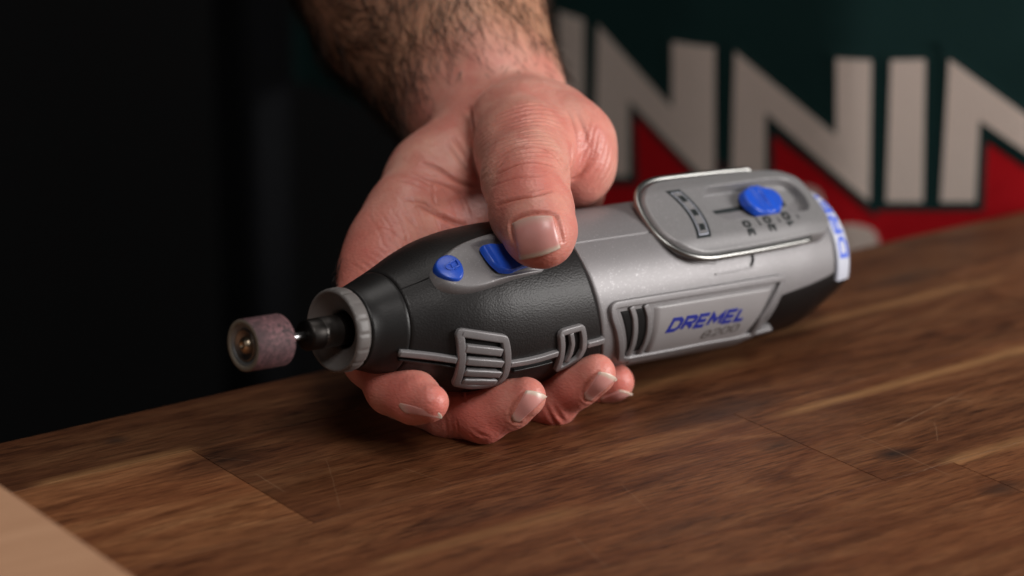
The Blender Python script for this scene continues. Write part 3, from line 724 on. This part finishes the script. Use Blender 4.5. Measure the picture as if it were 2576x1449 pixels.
# speed numbers and ticks
for body, (px, py) in (('30', (1881, 579)), ('20', (1932, 568)), ('10', (1978, 557))):
    t, l = SP(px, py, HP-1)
    def f(x, y, h, t=t, l=l): return Vector(on_panel(t+1.45*(1-2*y), l+2.75*(1-2*x), -.04 if h == 0 else .30))
    word_on('speed_number', body, f, M_inkk, cp, .20, .40)
for px, py in ((1902, 561), (1951, 553), (1998, 543)):
    t, l = SP(px, py, HP-1); flat_solid('speed_tick', [(t-.3, l-1.8), (t+.3, l-1.8), (t+.3, l+1.8), (t-.3, l+1.8)], -.1, .15, M_inkk, cp)
# wire clip round the panel
def tube(name, P, r, m, parent, seg=14):
    P = np.asarray(P, float); n = len(P); tg = np.gradient(P, axis=0); tg /= np.linalg.norm(tg, axis=1, keepdims=True)
    up = np.array([0, 0, 1.]); A_ = np.cross(tg, up); A_ /= np.linalg.norm(A_, axis=1, keepdims=True); B_ = np.cross(A_, tg)
    vs = []
    for i in range(n):
        rr = r*(1 if 0 < i < n-1 else .7)
        for k in range(seg):
            a = 2*math.pi*k/seg; vs.append(P[i]+rr*(math.cos(a)*A_[i]+math.sin(a)*B_[i]))
    f = gridfaces(n, seg, True)+[tuple(range(seg)), tuple(range((n-1)*seg, n*seg))]
    return fix_normals(mesh_obj(name, vs, f, m, parent))
po = outline_panel(1.2); nb = len(po)
# order: far side runs last; start from the near back corner, round the nose, to the far side
idx = list(range(nb))
near = [p for p in po if p[1] > LC and p[0] < 167]; far = [p for p in po if p[1] <= LC and p[0] < 164]
near = sorted(near, key=lambda p: -p[0]); far = sorted(far, key=lambda p: p[0]); near, far = near[::3], far[::3]
path = near+far; path3 = []
for t, l in path: path3.append((t, -l, 24.5))
path3 = np.array(path3)
path3 = np.vstack([[path3[0][0]+1.6, path3[0][1]+1.6, path3[0][2]-.3], path3, [path3[-1][0]+1.2, path3[-1][1]-1.8, path3[-1][2]]])
tube('wire_clip', path3*.001, .00092, M_wire, cp)
# dark well that the wire drops into at the nose of the panel, and small latch marks below it
px_bar('latch_edge', [(1893, 640), (1896, 655), (1890, 668)], .6, .5, M_dark)
px_bar('latch_edge', [(1800, 690), (1850, 682), (1893, 672)], .5, .35, M_grey)
px_bar('latch_edge', [(1700, 642), (1740, 658), (1800, 661)], .8, .4, M_grey)

#@@HAND
# ------------------------------------------------------------------ person: hand and forearm
def pm(px, py, z): return pc(px, py, z*.001)*1000                # camera-space millimetres
prims = []
def cone(a, ra, b, rb, k=6., name=None): prims.append((np.asarray(a), np.asarray(b), ra, rb, k))
def tc(t, a, b):                                                 # tool cylinder coordinates -> camera-space mm
    Wp = P0+.001*(t*T+a*E1+b*E2)-CAM; return np.array([Wp@RT, Wp@UP, Wp@FW])*1000
def g(px, py, z, rpx): return pm(px, py, z), rpx*z/FPX
def chain(pts, k):
    """pts: (px, py, z mm, radius px)"""
    for p, q in zip(pts[:-1], pts[1:]):
        a, ra = g(*p); b, rb = g(*q); cone(a, ra, b, rb, k)
# forearm and wrist
chain([(930, -330, 975, 330), (1068, -20, 925, 290), (1190, 225, 898, 218)], 5)
chain([(1220, 225, 900, 190), (1310, 340, 874, 145)], 6)
# palm, web and thumb ball
chain([(1200, 378, 872, 122), (1100, 455, 862, 118), (1042, 535, 851, 106)], 6)
chain([(1250, 400, 874, 120), (1150, 520, 868, 118), (1060, 640, 856, 100)], 14)
chain([(1300, 420, 884, 120), (1250, 560, 880, 110), (1150, 700, 876, 105)], 12)
chain([(1370, 420, 892, 110), (1350, 640, 892, 105)], 12)
chain([(1365, 315, 860, 116), (1424, 372, 852, 112), (1447, 430, 850, 92)], 9)
chain([(1420, 340, 868, 88), (1425, 460, 872, 88)], 8)
chain([(1400, 480, 880, 100), (1390, 740, 900, 100)], 10)
# index
chain([(1020, 565, 847, 107), (990, 630, 840, 108), (964, 700, 833, 103), (941, 800, 824, 97)], 7)
chain([(941, 800, 824, 97), (950, 890, 810, 84), (992, 968, 796, 72)], 5)
chain([(992, 968, 796, 72), (1040, 1000, 789, 60), (1080, 1013, 783, 49)], 4)
# middle
chain([(1150, 700, 876, 100), (1030, 930, 846, 80), (1040, 1005, 834, 72)], 8)
chain([(1040, 1005, 834, 72), (1130, 1038, 819, 66), (1216, 1046, 811, 65)], 2.2)
chain([(1216, 1046, 811, 65), (1280, 1018, 807, 60), (1322, 1000, 804, 52)], 2.5)
# ring
chain([(1250, 720, 884, 95), (1200, 940, 866, 78), (1230, 1020, 850, 66)], 8)
chain([(1230, 1020, 850, 66), (1320, 1022, 836, 60), (1392, 1014, 829, 57)], 2.2)
chain([(1392, 1014, 829, 57), (1450, 968, 823, 56), (1500, 940, 818, 51)], 2.5)
# little finger
chain([(1390, 760, 900, 90), (1340, 940, 876, 70), (1380, 1000, 864, 56)], 8)
chain([(1380, 1000, 864, 56), (1460, 996, 852, 46), (1548, 962, 843, 47)], 2.2)
# thumb last, so that it stands free of the palm
chain([(1300, 325, 854, 122), (1320, 380, 836, 116), (1322, 450, 814, 108)], 5)
chain([(1322, 450, 814, 108), (1338, 530, 801, 103), (1357, 580, 793, 91), (1364, 594, 790, 80)], 2.5)
PR = prims
def rcone(P, a, b, r1, r2):
    ba = b-a; l2 = ba@ba; rr = r1-r2; a2 = l2-rr*rr; il2 = 1/l2
    pa = P-a; y = pa@ba; z = y-l2
    q = pa*l2-y[:, None]*ba; x2 = np.einsum('ij,ij->i', q, q); y2 = y*y*l2; z2 = z*z*l2
    k = np.sign(rr)*rr*rr*x2
    d = (np.sqrt(np.maximum(x2*a2*il2, 0))+y*rr)*il2-r1
    c1 = np.sign(z)*a2*z2 > k; c2 = np.sign(y)*a2*y2 < k
    d = np.where(c2, np.sqrt(np.maximum(x2+y2, 0))*il2-r1, d)
    return np.where(c1, np.sqrt(np.maximum(x2+z2, 0))*il2-r2, d)
def sdf(P, sel=None):
    d = np.full(len(P), 1e3)
    for i, (a, b, r1, r2, k) in enumerate(PR):
        e = rcone(P, a, b, r1, r2)
        h = np.maximum(k-np.abs(d-e), 0)/k
        d = np.minimum(d, e)-h*h*k*.25
    return d
H = .5; BS = 12
ends = np.array([p[0] for p in PR]+[p[1] for p in PR]); rad = np.array([p[2] for p in PR]+[p[3] for p in PR])
lo = (ends-rad[:, None]).min(0)-3; hi = (ends+rad[:, None]).max(0)+3
hi[1] = 124.; lo = np.floor(lo); dims = (np.ceil((hi-lo)/(H*BS)).astype(int))*BS; nbk = dims//BS
bi = np.stack(np.meshgrid(*[np.arange(n) for n in nbk], indexing='ij'), -1).reshape(-1, 3)
bc = lo+(bi*BS+BS/2-.5)*H; hd = BS*H*.5*1.7321
D = np.empty((len(PR), len(bc)))
for i, (a, b, r1, r2, k) in enumerate(PR): D[i] = rcone(bc, a, b, r1, r2)
dmin = D.min(0); act = np.where(np.abs(dmin) < hd+4.5)[0]
V = np.where(dmin < 0, -9., 9.).astype(np.float32)
F4 = np.repeat(V.reshape(nbk)[:, None, :, None, :, None], BS, 1).repeat(BS, 3).repeat(BS, 5).reshape(dims)
loc = np.stack(np.meshgrid(*[np.arange(BS)]*3, indexing='ij'), -1).reshape(-1, 3)*H
val = np.full((len(act), BS**3), 1e3, np.float32)
for i, (a, b, r1, r2, k) in enumerate(PR):
    s_ = np.where(D[i, act] < dmin[act]+2*hd+2*k)[0]
    if not len(s_): continue
    Pp = (lo+bi[act[s_]]*BS*H)[:, None, :]+loc[None]
    e = rcone(Pp.reshape(-1, 3), a, b, r1, r2).reshape(len(s_), -1).astype(np.float32)
    d = val[s_]; h = np.maximum(k-np.abs(d-e), 0)/k; val[s_] = np.minimum(d, e)-h*h*k*.25
F6 = F4.reshape(nbk[0], BS, nbk[1], BS, nbk[2], BS)
F6[bi[act, 0], :, bi[act, 1], :, bi[act, 2], :] = val.reshape(-1, BS, BS, BS)
Fd = F6.reshape(dims); Fd[:, -2:, :] = 5.; Fd[:, :, -1] = 5.
ins = Fd < 0
cnt = np.zeros(tuple(np.array(dims)-1), np.uint8)
for a in (0, 1):
    for b in (0, 1):
        for c in (0, 1): cnt += ins[a:dims[0]-1+a, b:dims[1]-1+b, c:dims[2]-1+c]
cells = np.argwhere((cnt > 0) & (cnt < 8)); del cnt
idm = np.full(tuple(np.array(dims)-1), -1, np.int32); idm[tuple(cells.T)] = np.arange(len(cells))
cv = {}
for a in (0, 1):
    for b in (0, 1):
        for c in (0, 1): cv[(a, b, c)] = Fd[cells[:, 0]+a, cells[:, 1]+b, cells[:, 2]+c]
acc = np.zeros((len(cells), 3)); num = np.zeros(len(cells))
for p0_ in cv:
    for ax in range(3):
        if p0_[ax]: continue
        p1_ = list(p0_); p1_[ax] = 1; va, vb = cv[p0_], cv[tuple(p1_)]
        cr = (va < 0) != (vb < 0); t_ = np.where(cr, va/np.where(cr, va-vb, 1), 0)
        q = np.tile(np.array(p0_, float), (len(cells), 1)); q[:, ax] += t_
        acc += q*cr[:, None]; num += cr
HV = lo+(cells+acc/num[:, None])*H
faces = []
for ax in range(3):
    sl0 = [slice(1, -1)]*3; sl0[ax] = slice(0, -1); sl1 = [slice(1, -1)]*3; sl1[ax] = slice(1, None)
    x0_ = ins[tuple(sl0)]; x1_ = ins[tuple(sl1)]
    e = np.argwhere(x0_ != x1_); fl = x0_[tuple(e.T)]
    off = np.array([1, 1, 1]); off[ax] = 0; e = e+off
    u_, v_ = (ax+1) % 3, (ax+2) % 3
    du = np.zeros(3, int); du[u_] = 1; dv = np.zeros(3, int); dv[v_] = 1
    def gi(c): 
        c = np.minimum(c, np.array(dims)-2); return idm[tuple(c.T)]
    qd = np.stack([gi(e-du-dv), gi(e-dv), gi(e), gi(e-du)], 1); qd[fl] = qd[fl][:, ::-1]
    faces.append(qd[(qd >= 0).all(1)])
HF = np.vstack(faces)
# camera space is left-handed (right, up, away): turn the faces over
HF = HF[:, ::-1]
eps = .25
GN = np.stack([sdf(HV+np.eye(3)[k]*eps)-sdf(HV-np.eye(3)[k]*eps) for k in range(3)], -1); GN /= np.linalg.norm(GN, axis=1, keepdims=True)
HV = HV-GN*sdf(HV)[:, None]
print('hand verts', len(HV))
def hit(px, py, zs=740., ze=1000.):
    """pixels -> first point on the hand, camera-space mm (nan where missed)"""
    px = np.atleast_1d(np.asarray(px, float)); py = np.atleast_1d(np.asarray(py, float))
    d = np.stack([(px-1288)/FPX, (724.5-py)/FPX, np.ones_like(px)], -1); z = np.full(len(px), zs)
    for _ in range(60): z = z+sdf(d*z[:, None])*.85
    P = d*z[:, None]; P[z > ze] = np.nan; return P
# creases: (pixel path, depth mm, half width mm, dark red tint)
def c1(pts): return [(x*.3647+726.5, y*.3647) for x, y in pts]
def c2(pts): return [(x*.3191+792.6, y*.3191+396.3) for x, y in pts]
def c3(pts): return [(x*.3333+792.6, y*.3333+759.6) for x, y in pts]
CR = [
 (c1([(1430, 1110), (1530, 1030), (1640, 1010), (1740, 1022), (1830, 1080), (1875, 1150)]), .30, .55, .5),
 (c1([(1430, 1205), (1550, 1160), (1640, 1133), (1730, 1135), (1815, 1152)]), .42, .55, .8),
 (c1([(1400, 1290), (1500, 1250), (1600, 1225), (1760, 1215)]), .22, .5, .4),
 (c1([(1440, 1415), (1560, 1375), (1680, 1355), (1810, 1322)]), .40, .5, .9),
 (c1([(1350, 1230), (1420, 1190), (1500, 1090)]), .18, .5, .3),
 (c1([(1915, 1255), (2000, 1222), (2060, 1150), (2100, 1080), (2125, 1000)]), .40, .6, .6),
 (c1([(2020, 1180), (2080, 1060), (2090, 960)]), .25, .5, .4),
 (c1([(1925, 770), (1970, 880), (1995, 990), (1990, 1060)]), .32, .6, .5),
 (c1([(1990, 790), (2040, 900), (2060, 1000)]), .25, .6, .3),
 (c1([(1945, 1000), (1955, 1090), (1925, 1170), (1885, 1190)]), .5, .8, .4),
 (c1([(1240, 750), (1272, 850), (1275, 960), (1255, 1060), (1290, 1190), (1325, 1265)]), .6, .9, .6),
 (c1([(930, 1130), (1050, 1170), (1150, 1255), (1310, 1300)]), .45, .7, .7),
 (c1([(850, 1190), (950, 1240), (1080, 1280), (1180, 1345)]), .40, .6, .6),
 (c1([(1130, 950), (1200, 1060), (1265, 1160)]), .35, .6, .5),
 (c1([(1090, 1000), (1170, 1100), (1230, 1180)]), .25, .6, .4),
 (c1([(760, 1215), (880, 1230), (1000, 1300)]), .2, .5, .4),
 (c2([(830, 395), (920, 428), (1020, 478), (1110, 525), (1180, 540)]), .6, .8, .9),
 (c2([(680, 345), (800, 350), (900, 375), (960, 430)]), .3, .6, .6),
 (c2([(560, 560), (640, 620), (740, 660)]), .2, .6, .2),
 (c2([(700, 430), (760, 520), (850, 580)]), .2, .7, .2),
 (c2([(930, 200), (930, 320), (960, 420)]), .16, .5, .3),
 (c2([(1080, 230), (1150, 330), (1170, 420)]), .18, .5, .3),
 (c2([(640, 200), (760, 210), (900, 270)]), .2, .5, .4),
 (c2([(390, 620), (470, 560), (560, 570)]), .15, .6, .1),
 (c3([(1190, 950), (1240, 985), (1300, 1000)]), .2, .5, .3),
 (c3([(1180, 990), (1230, 1030)]), .2, .5, .3),
 (c3([(980, 880), (990, 960), (1010, 1040)]), .22, .5, .3),
 (c3([(1070, 900), (1080, 970), (1110, 1040)]), .22, .5, .3),
 (c3([(1110, 670), (1120, 720), (1140, 760)]), .3, .5, .3),
 (c3([(1745, 790), (1790, 870), (1830, 930)]), .4, .6, .6),
 (c3([(1800, 780), (1850, 860), (1880, 900)]), .3, .6, .5),
 (c3([(1640, 900), (1680, 950), (1720, 970)]), .3, .6, .4),
 # nail folds
 (c2([(1560, 650), (1536, 540), (1555, 500), (1640, 455), (1760, 430), (1890, 440), (1915, 500), (1950, 660)]), .55, .6, .7),
 (c3([(1570, 690), (1500, 770), (1468, 850), (1490, 900), (1545, 915)]), .4, .5, .6),
 (c3([(2135, 530), (2050, 620), (2015, 690), (2050, 745), (2085, 755)]), .4, .5, .6),
]
for i in range(13):                                              # fine parallel lines over the thumb's base and on the web
    y0 = 262+i*11+rng.normal()*2
    CR.append(([(1208+rng.normal()*6, y0+62), (1250, y0+26), (1310, y0+4), (1370, y0), (1425+rng.normal()*8, y0+16)], .13+.05*rng.random(), .42, .16))
for i in range(9):
    x0_, y0 = 960+i*26+rng.normal()*5, 590-i*9+rng.normal()*6
    CR.append(([(x0_-30, y0-52), (x0_, y0-10), (x0_+14, y0+34)], .12+.06*rng.random(), .42, .14))
for i in range(7):
    x0_, y0 = 1470+i*10, 300+i*14
    CR.append(([(x0_-28, y0+96), (x0_+4, y0+50), (x0_+16, y0)], .12+.08*rng.random(), .42, .25))
for i in range(7):
    x0_, y0 = 905+i*15, 700-i*10
    CR.append(([(x0_-20, y0-36), (x0_+18, y0-12), (x0_+50, y0+16)], .09+.05*rng.random(), .42, .12))
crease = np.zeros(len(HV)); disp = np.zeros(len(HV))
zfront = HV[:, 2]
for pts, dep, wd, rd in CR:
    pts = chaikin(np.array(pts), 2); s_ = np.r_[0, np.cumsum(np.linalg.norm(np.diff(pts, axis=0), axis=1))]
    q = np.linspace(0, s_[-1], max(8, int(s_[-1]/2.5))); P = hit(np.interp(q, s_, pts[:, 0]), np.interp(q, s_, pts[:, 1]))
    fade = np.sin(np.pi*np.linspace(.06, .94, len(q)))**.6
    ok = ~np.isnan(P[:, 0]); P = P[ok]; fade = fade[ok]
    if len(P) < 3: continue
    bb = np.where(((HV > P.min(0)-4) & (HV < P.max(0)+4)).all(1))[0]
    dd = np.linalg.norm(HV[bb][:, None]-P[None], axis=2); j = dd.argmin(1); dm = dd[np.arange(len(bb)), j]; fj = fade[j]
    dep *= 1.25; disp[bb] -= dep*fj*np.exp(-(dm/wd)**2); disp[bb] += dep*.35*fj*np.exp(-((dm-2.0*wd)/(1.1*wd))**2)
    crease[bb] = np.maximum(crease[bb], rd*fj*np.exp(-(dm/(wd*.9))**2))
# swellings: knuckles, tendons, skin relief
def swell(px, py, r, a):
    global disp
    c = hit(px, py)[0]
    if np.isnan(c[0]): return
    disp += a*np.exp(-(np.linalg.norm(HV-c, axis=1)/r)**2)
for s_ in ((1222, 1085, 5, .9), (1330, 420, 8, .9), (1395, 1050, 4, .7), (1090, 1000, 4, .3), (1000, 470, 9, .8), (1380, 390, 6, .4)): swell(*s_)
for i, p in enumerate(HV):
    pass
lowf = np.array([mnoise.noise(Vector(p*.11)) for p in HV]); hif = np.array([mnoise.noise(Vector(p*.5)) for p in HV])
disp += .35*lowf+.05*hif
HV2 = HV+GN*disp[:, None]
red = np.zeros(len(HV))
for px, py, r, a in ((1340, 440, 10, .55), (1365, 640, 8, .45), (1222, 1085, 9, .8), (1180, 1050, 14, .7), (1330, 960, 7, .4), (1395, 1050, 8, .7), (1430, 1000, 10, .6), (1520, 925, 7, .5), (1000, 990, 10, .7), (1090, 1030, 8, .7), (900, 640, 16, .45),
                     (1480, 400, 11, .55), (1300, 280, 8, .35), (870, 700, 12, .5), (1100, 480, 10, .35), (1150, 540, 10, .45), (1560, 965, 7, .7), (940, 900, 14, .7), (1310, 545, 6, .2)):
    c = hit(px, py)[0]
    if not np.isnan(c[0]): red = np.maximum(red, a*np.exp(-(np.linalg.norm(HV-c, axis=1)/r)**2))
wrist = pm(1190, 230, 880); adir = pm(1068, -20, 925)-wrist; adir /= np.linalg.norm(adir)
arm = np.clip(((HV-wrist)@adir+4)/18, 0, 1)
hand = mesh_obj('person', cw(HV2*.001), HF.tolist(), M_skin)
tag(hand, 'bare right hand and hairy forearm reaching down and gripping the rotary tool', 'person')
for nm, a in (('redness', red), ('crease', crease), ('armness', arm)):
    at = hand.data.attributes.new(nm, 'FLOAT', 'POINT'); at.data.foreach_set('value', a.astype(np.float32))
# nails
def nail(quad, curve=.0, lift=.48, n=26, k=18, over=.0):
    """quad of pixels: base left, base right, tip right, tip left"""
    q = np.array(quad, float); a = np.linspace(0, 1, n); b = np.linspace(0, 1, k)
    Aa, Bb = np.meshgrid(a, b, indexing='ij')
    # rounded base and tip in the outline
    Ae = Aa+(.5-np.abs(Aa-.5))*0
    bow = 1-(2*Bb-1)**2
    A2 = (0-.13*bow)*(1-Aa)+(1+.08*bow)*Aa
    base = (1-Bb)[..., None]*q[0]+Bb[..., None]*q[1]; tip = (1-Bb)[..., None]*q[3]+Bb[..., None]*q[2]
    px = base+(tip-base)*A2[..., None]
    P = hit(px[..., 0].ravel(), px[..., 1].ravel()).reshape(n, k, 3)
    # fill what the rays miss past the fingertip from the row before
    for i in range(n):
        for j in range(k):
            if np.isnan(P[i, j, 0]) or (i > 1 and not np.isnan(P[i-1, j, 0]) and abs(P[i, j, 2]-P[i-1, j, 2]) > 2.2):
                if i > 1 and not np.isnan(P[i-2, j, 0]):
                    zz = P[i-1, j, 2]+(P[i-1, j, 2]-P[i-2, j, 2])*.6; P[i, j] = pm(px[i, j, 0], px[i, j, 1], zz)
    bad = np.isnan(P[..., 0])
    if bad.any():
        zm = np.nanmean(P[..., 2])
        for i, j in np.argwhere(bad): P[i, j] = pm(px[i, j, 0], px[i, j, 1], zm)
    # smooth the sheet a little, flatten to a gentle arch
    for _ in range(6):
        Pz = P[..., 2].copy(); Pz[1:-1, :] = (P[:-2, :, 2]+2*P[1:-1, :, 2]+P[2:, :, 2])/4; P[..., 2] = Pz
    dn = np.cross(np.gradient(P, axis=0), np.gradient(P, axis=1)); dn /= np.linalg.norm(dn, axis=-1, keepdims=True)
    dn = np.where((dn[..., 2:3] > 0), -dn, dn)
    ed = np.minimum(np.minimum(Bb, 1-Bb)/.10, Aa/.08); hh = lift*np.clip(ed, 0, 1)**.5-.35*(ed < .01)
    top = P+dn*hh[..., None]; bot = P-dn*.25
    vs = np.vstack([top.reshape(-1, 3), bot.reshape(-1, 3)]); m_ = n*k
    fs = gridfaces(n, k)+[tuple(m_+x for x in f[::-1]) for f in gridfaces(n, k)]
    for i in range(n-1):
        fs.append((i*k, (i+1)*k, m_+(i+1)*k, m_+i*k)); fs.append(((i+1)*k-1+k, (i+1)*k-1, m_+(i+1)*k-1, m_+(i+2)*k-1))
    for j in range(k-1):
        fs.append((j, m_+j, m_+j+1, j+1)); fs.append(((n-1)*k+j, (n-1)*k+j+1, m_+(n-1)*k+j+1, m_+(n-1)*k+j))
    o = fix_normals(mesh_obj('fingernail', cw(vs*.001), fs, M_nail, hand))
    at = o.data.attributes.new('along', 'FLOAT', 'POINT'); at.data.foreach_set('value', np.r_[Aa.ravel(), Aa.ravel()].astype(np.float32))
    return o
nail([(1286, 562), (1394, 543), (1414, 620), (1302, 652)])
nail([(1287, 1046), (1307, 1061), (1376, 1000), (1320, 983)])
nail([(1469, 989), (1485, 1008), (1551, 955), (1507, 935)])
nail([(1512, 1000), (1524, 1012), (1591, 993), (1560, 981)])
nail([(1006, 1012), (1020, 1040), (1107, 1053), (1102, 1036)], lift=.22)
# forearm hair: tapered strands
wp = pm(1190, 230, 880)
along = (HV-wp)@adir; face = GN[:, 2] < .35
dens = np.clip((along+9)/22, 0, 1)*np.clip((HV[:, 0]*-.012)+.55, .12, 1)
cand = np.where((along > -9) & face & (HV[:, 1] < 122))[0]
pick = cand[rng.random(len(cand)) < dens[cand]*3200/len(cand)*1.6]
extra = np.where((np.linalg.norm(HV-pm(850, 700, 834), axis=1) < 9) & (GN[:, 0] < -.2))[0]
pick = np.r_[pick, rng.choice(extra, 50)] if len(extra) else pick
hv, hf_ = [], []
for i in pick:
    p = HV2[i].copy(); n = GN[i]; lw = mnoise.noise(Vector(p*.045))*1.0; 
    side = np.cross(n, -adir); d0 = -adir*.75+side*(.5*math.sin(lw*2.2)+.35*rng.normal()); d0 -= n*(d0@n); d0 /= np.linalg.norm(d0)+1e-9
    small = along[i] < -5 and i in extra
    ln = rng.uniform(8, 18)*(.35 if along[i] < 4 else 1); curl = rng.normal()*.06; ns = 6; pts = []
    dirv = d0*.9+n*rng.uniform(.12, .38); 
    for s_ in range(ns):
        pts.append(p.copy()); p = p+dirv*ln/ns; dirv = dirv-n*.05+np.cross(n, dirv)*curl*2; dirv /= np.linalg.norm(dirv)
    b0 = len(hv); sd = np.cross(n, d0)
    for s_, q in enumerate(pts):
        r =   .085*(1-s_/ns)**.6+.012
        hv += [q+sd*r, q-sd*r*.5+n*r*.87, q-sd*r*.5-n*r*.87]
    for s_ in range(ns-1):
        for k in range(3): a = b0+s_*3; hf_.append((a+k, a+(k+1) % 3, a+3+(k+1) % 3, a+3+k))
hair = mesh_obj('arm_hair', cw(np.array(hv)*.001), hf_, M_hair, hand); hair['kind'] = 'stuff'
print('hairs', len(pick))

#@@BACK
# ------------------------------------------------------------------ cloth banner behind the bench, dark wall
def zban(px):                                                    # depth of the hanging cloth along the picture's width
    return np.interp(px, [-400, 520, 600, 660, 720, 900, 1400, 1700, 2100, 2600, 3000], [1.40, 1.36, 1.33, 1.315, 1.335, 1.28, 1.16, 1.115, 1.075, 1.05, 1.04])
ZX = np.array([float(pw(p, 400, z)[0]) for p, z in ((q, zban(q)) for q in np.linspace(-400, 3000, 400))])
ZY = np.array([float(pw(p, 400, zban(p))[1]) for p in np.linspace(-400, 3000, 400)])
kk = np.ones(15)/15; ZY = np.convolve(np.pad(ZY, 7, 'edge'), kk, 'valid')
def yb(x): return np.interp(x, ZX, ZY)
def on_cloth(px, py, off=0.):
    d = ray(px, py); k = 1.1
    for _ in range(12): q = CAM+k*d; k = (yb(q[0])-off)/d[1]
    return CAM+k*d
def sheet(name, x0, x1, z0_, z1_, m, n=160, k=40, parent=None, off=0., thick=.0012, fold=True):
    xs = np.linspace(x0, x1, n); zs = np.linspace(z0_, z1_, k); vs = []; uvs = []
    for y_off in (0, thick):
        for x in xs:
            for z in zs:
                vs.append((x, yb(x)-off+y_off+.0025*math.sin(x*38+z*9)*(0), z)); uvs.append((x, z))
    f = gridfaces(n, k); m_ = n*k; f = f+[tuple(m_+a for a in q[::-1]) for q in f]
    o = fix_normals(mesh_obj(name, vs, f, m, parent)); uvl = o.data.uv_layers.new()
    for lp in o.data.loops: uvl.data[lp.index].uv = uvs[lp.vertex_index]
    return o
xl = float(on_cloth(745, 400)[0]); xr = float(on_cloth(2900, 400)[0]); xd = float(on_cloth(545, 400)[0])
zb = -.02
banner = sheet('cloth_banner', xl, xr, zb, .52, M_green)
tag(banner, 'dark green twill cloth with large pale letters over a red shape hanging behind the worktop', 'banner')
drape = sheet('black_drape', xd, xl-.002, -.30, .62, M_navy, 60)
tag(drape, 'plain black cloth hanging beside the green lettered cloth in the dark', 'drape')
def print_poly(name, pts, m, off, parent=banner):
    """flat print on the cloth: outline given along the cloth, meshed finely so that it follows the curve"""
    P = [on_cloth(*p) for p in pts]
    bm = bmesh.new(); vs = [bm.verts.new((p[0], 0, p[2])) for p in P]; fc = bm.faces.new(vs)
    bmesh.ops.triangulate(bm, faces=[fc])
    for _ in range(7):
        lg = [e for e in bm.edges if e.calc_length() > .008]
        if not lg: break
        bmesh.ops.subdivide_edges(bm, edges=lg, cuts=1); bmesh.ops.triangulate(bm, faces=bm.faces)
    for v in bm.verts: v.co.y = yb(v.co.x)-off
    ret = bmesh.ops.extrude_face_region(bm, geom=list(bm.faces)); 
    for v in [g_ for g_ in ret['geom'] if isinstance(g_, bmesh.types.BMVert)]: v.co.y += off-.0001
    me = bpy.data.meshes.new(name); bm.to_mesh(me); bm.free(); me.materials.append(m)
    o = bpy.data.objects.new(name, me); COL.objects.link(o); o.parent = parent; fix_normals(o)
    uvl = me.uv_layers.new()
    for lp in me.loops: c = me.vertices[lp.vertex_index].co; uvl.data[lp.index].uv = (c.x, c.z)
    return o
print_poly('red_swoosh', [(1360, 480), (1440, 380), (1590, 285), (1640, 340), (1760, 450), (1860, 470), (1930, 330), (2060, 430), (2170, 525), (2300, 528), (2440, 510), (2462, 345), (2600, 440), (2800, 560), (2800, 760), (1360, 760)], M_red, .0006)
D_ = 23
letters = [
 [(1405, 28), (1468, 48), (1468, 440), (1405, 440)],
 [(1503, 62), (1690, 270), (1690, 104), (1797, 118), (1797, 472), (1582, 250), (1582, 440), (1494, 440)],
 [(1848, 128), (2102, 338), (2102, 146), (2191, 150), (2186, 505), (1925, 280), (1925, 500), (1838, 500)],
 [(2240, 150), (2326, 148), (2320, 505), (2228, 505)],
 [(2386, 147), (2640, 330), (2640, 130), (2730, 130), (2730, 480), (2462, 300), (2452, 505), (2365, 505)]]
def grow(pts, d):
    p = np.array(pts, float); n = len(p); out = []
    ar = sum(p[i][0]*p[(i+1) % n][1]-p[(i+1) % n][0]*p[i][1] for i in range(n)); sg = 1 if ar > 0 else -1
    for i in range(n):
        a, b, c = p[i-1], p[i], p[(i+1) % n]; u1 = (b-a)/np.linalg.norm(b-a); u2 = (c-b)/np.linalg.norm(c-b)
        n1 = sg*np.array([u1[1], -u1[0]]); n2 = sg*np.array([u2[1], -u2[0]]); s_ = n1+n2; den = max(.45, 1+n1@n2)
        out.append(tuple(b+s_/den*d))
    return out
for i_, pts in enumerate(letters):
    print_poly('letter_outline', grow(pts, D_), M_green, .0009+.00008*i_)
    print_poly('letter', pts, M_letter, .0017)
for pts in ([(2085, 580), (2125, 560), (2190, 570), (2215, 600), (2200, 700), (2090, 700)], [(2010, 470), (2040, 465), (2066, 485), (2075, 520), (2030, 540)]):
    print_poly('pale_patch', chaikin(np.array(pts, float), 2, True).tolist(), M_letter, .0010)
# wall
wx = 3.0
wall = mesh_obj('wall', [(-wx, 2.6, -1), (wx, 2.6, -1), (wx, 2.6, 2.5), (-wx, 2.6, 2.5), (-wx, 2.7, -1), (wx, 2.7, -1), (wx, 2.7, 2.5), (-wx, 2.7, 2.5)], [(0, 1, 2, 3), (7, 6, 5, 4), (0, 4, 5, 1), (3, 2, 6, 7), (0, 3, 7, 4), (1, 5, 6, 2)], M_wall, smooth=False)
wall['kind'] = 'structure'
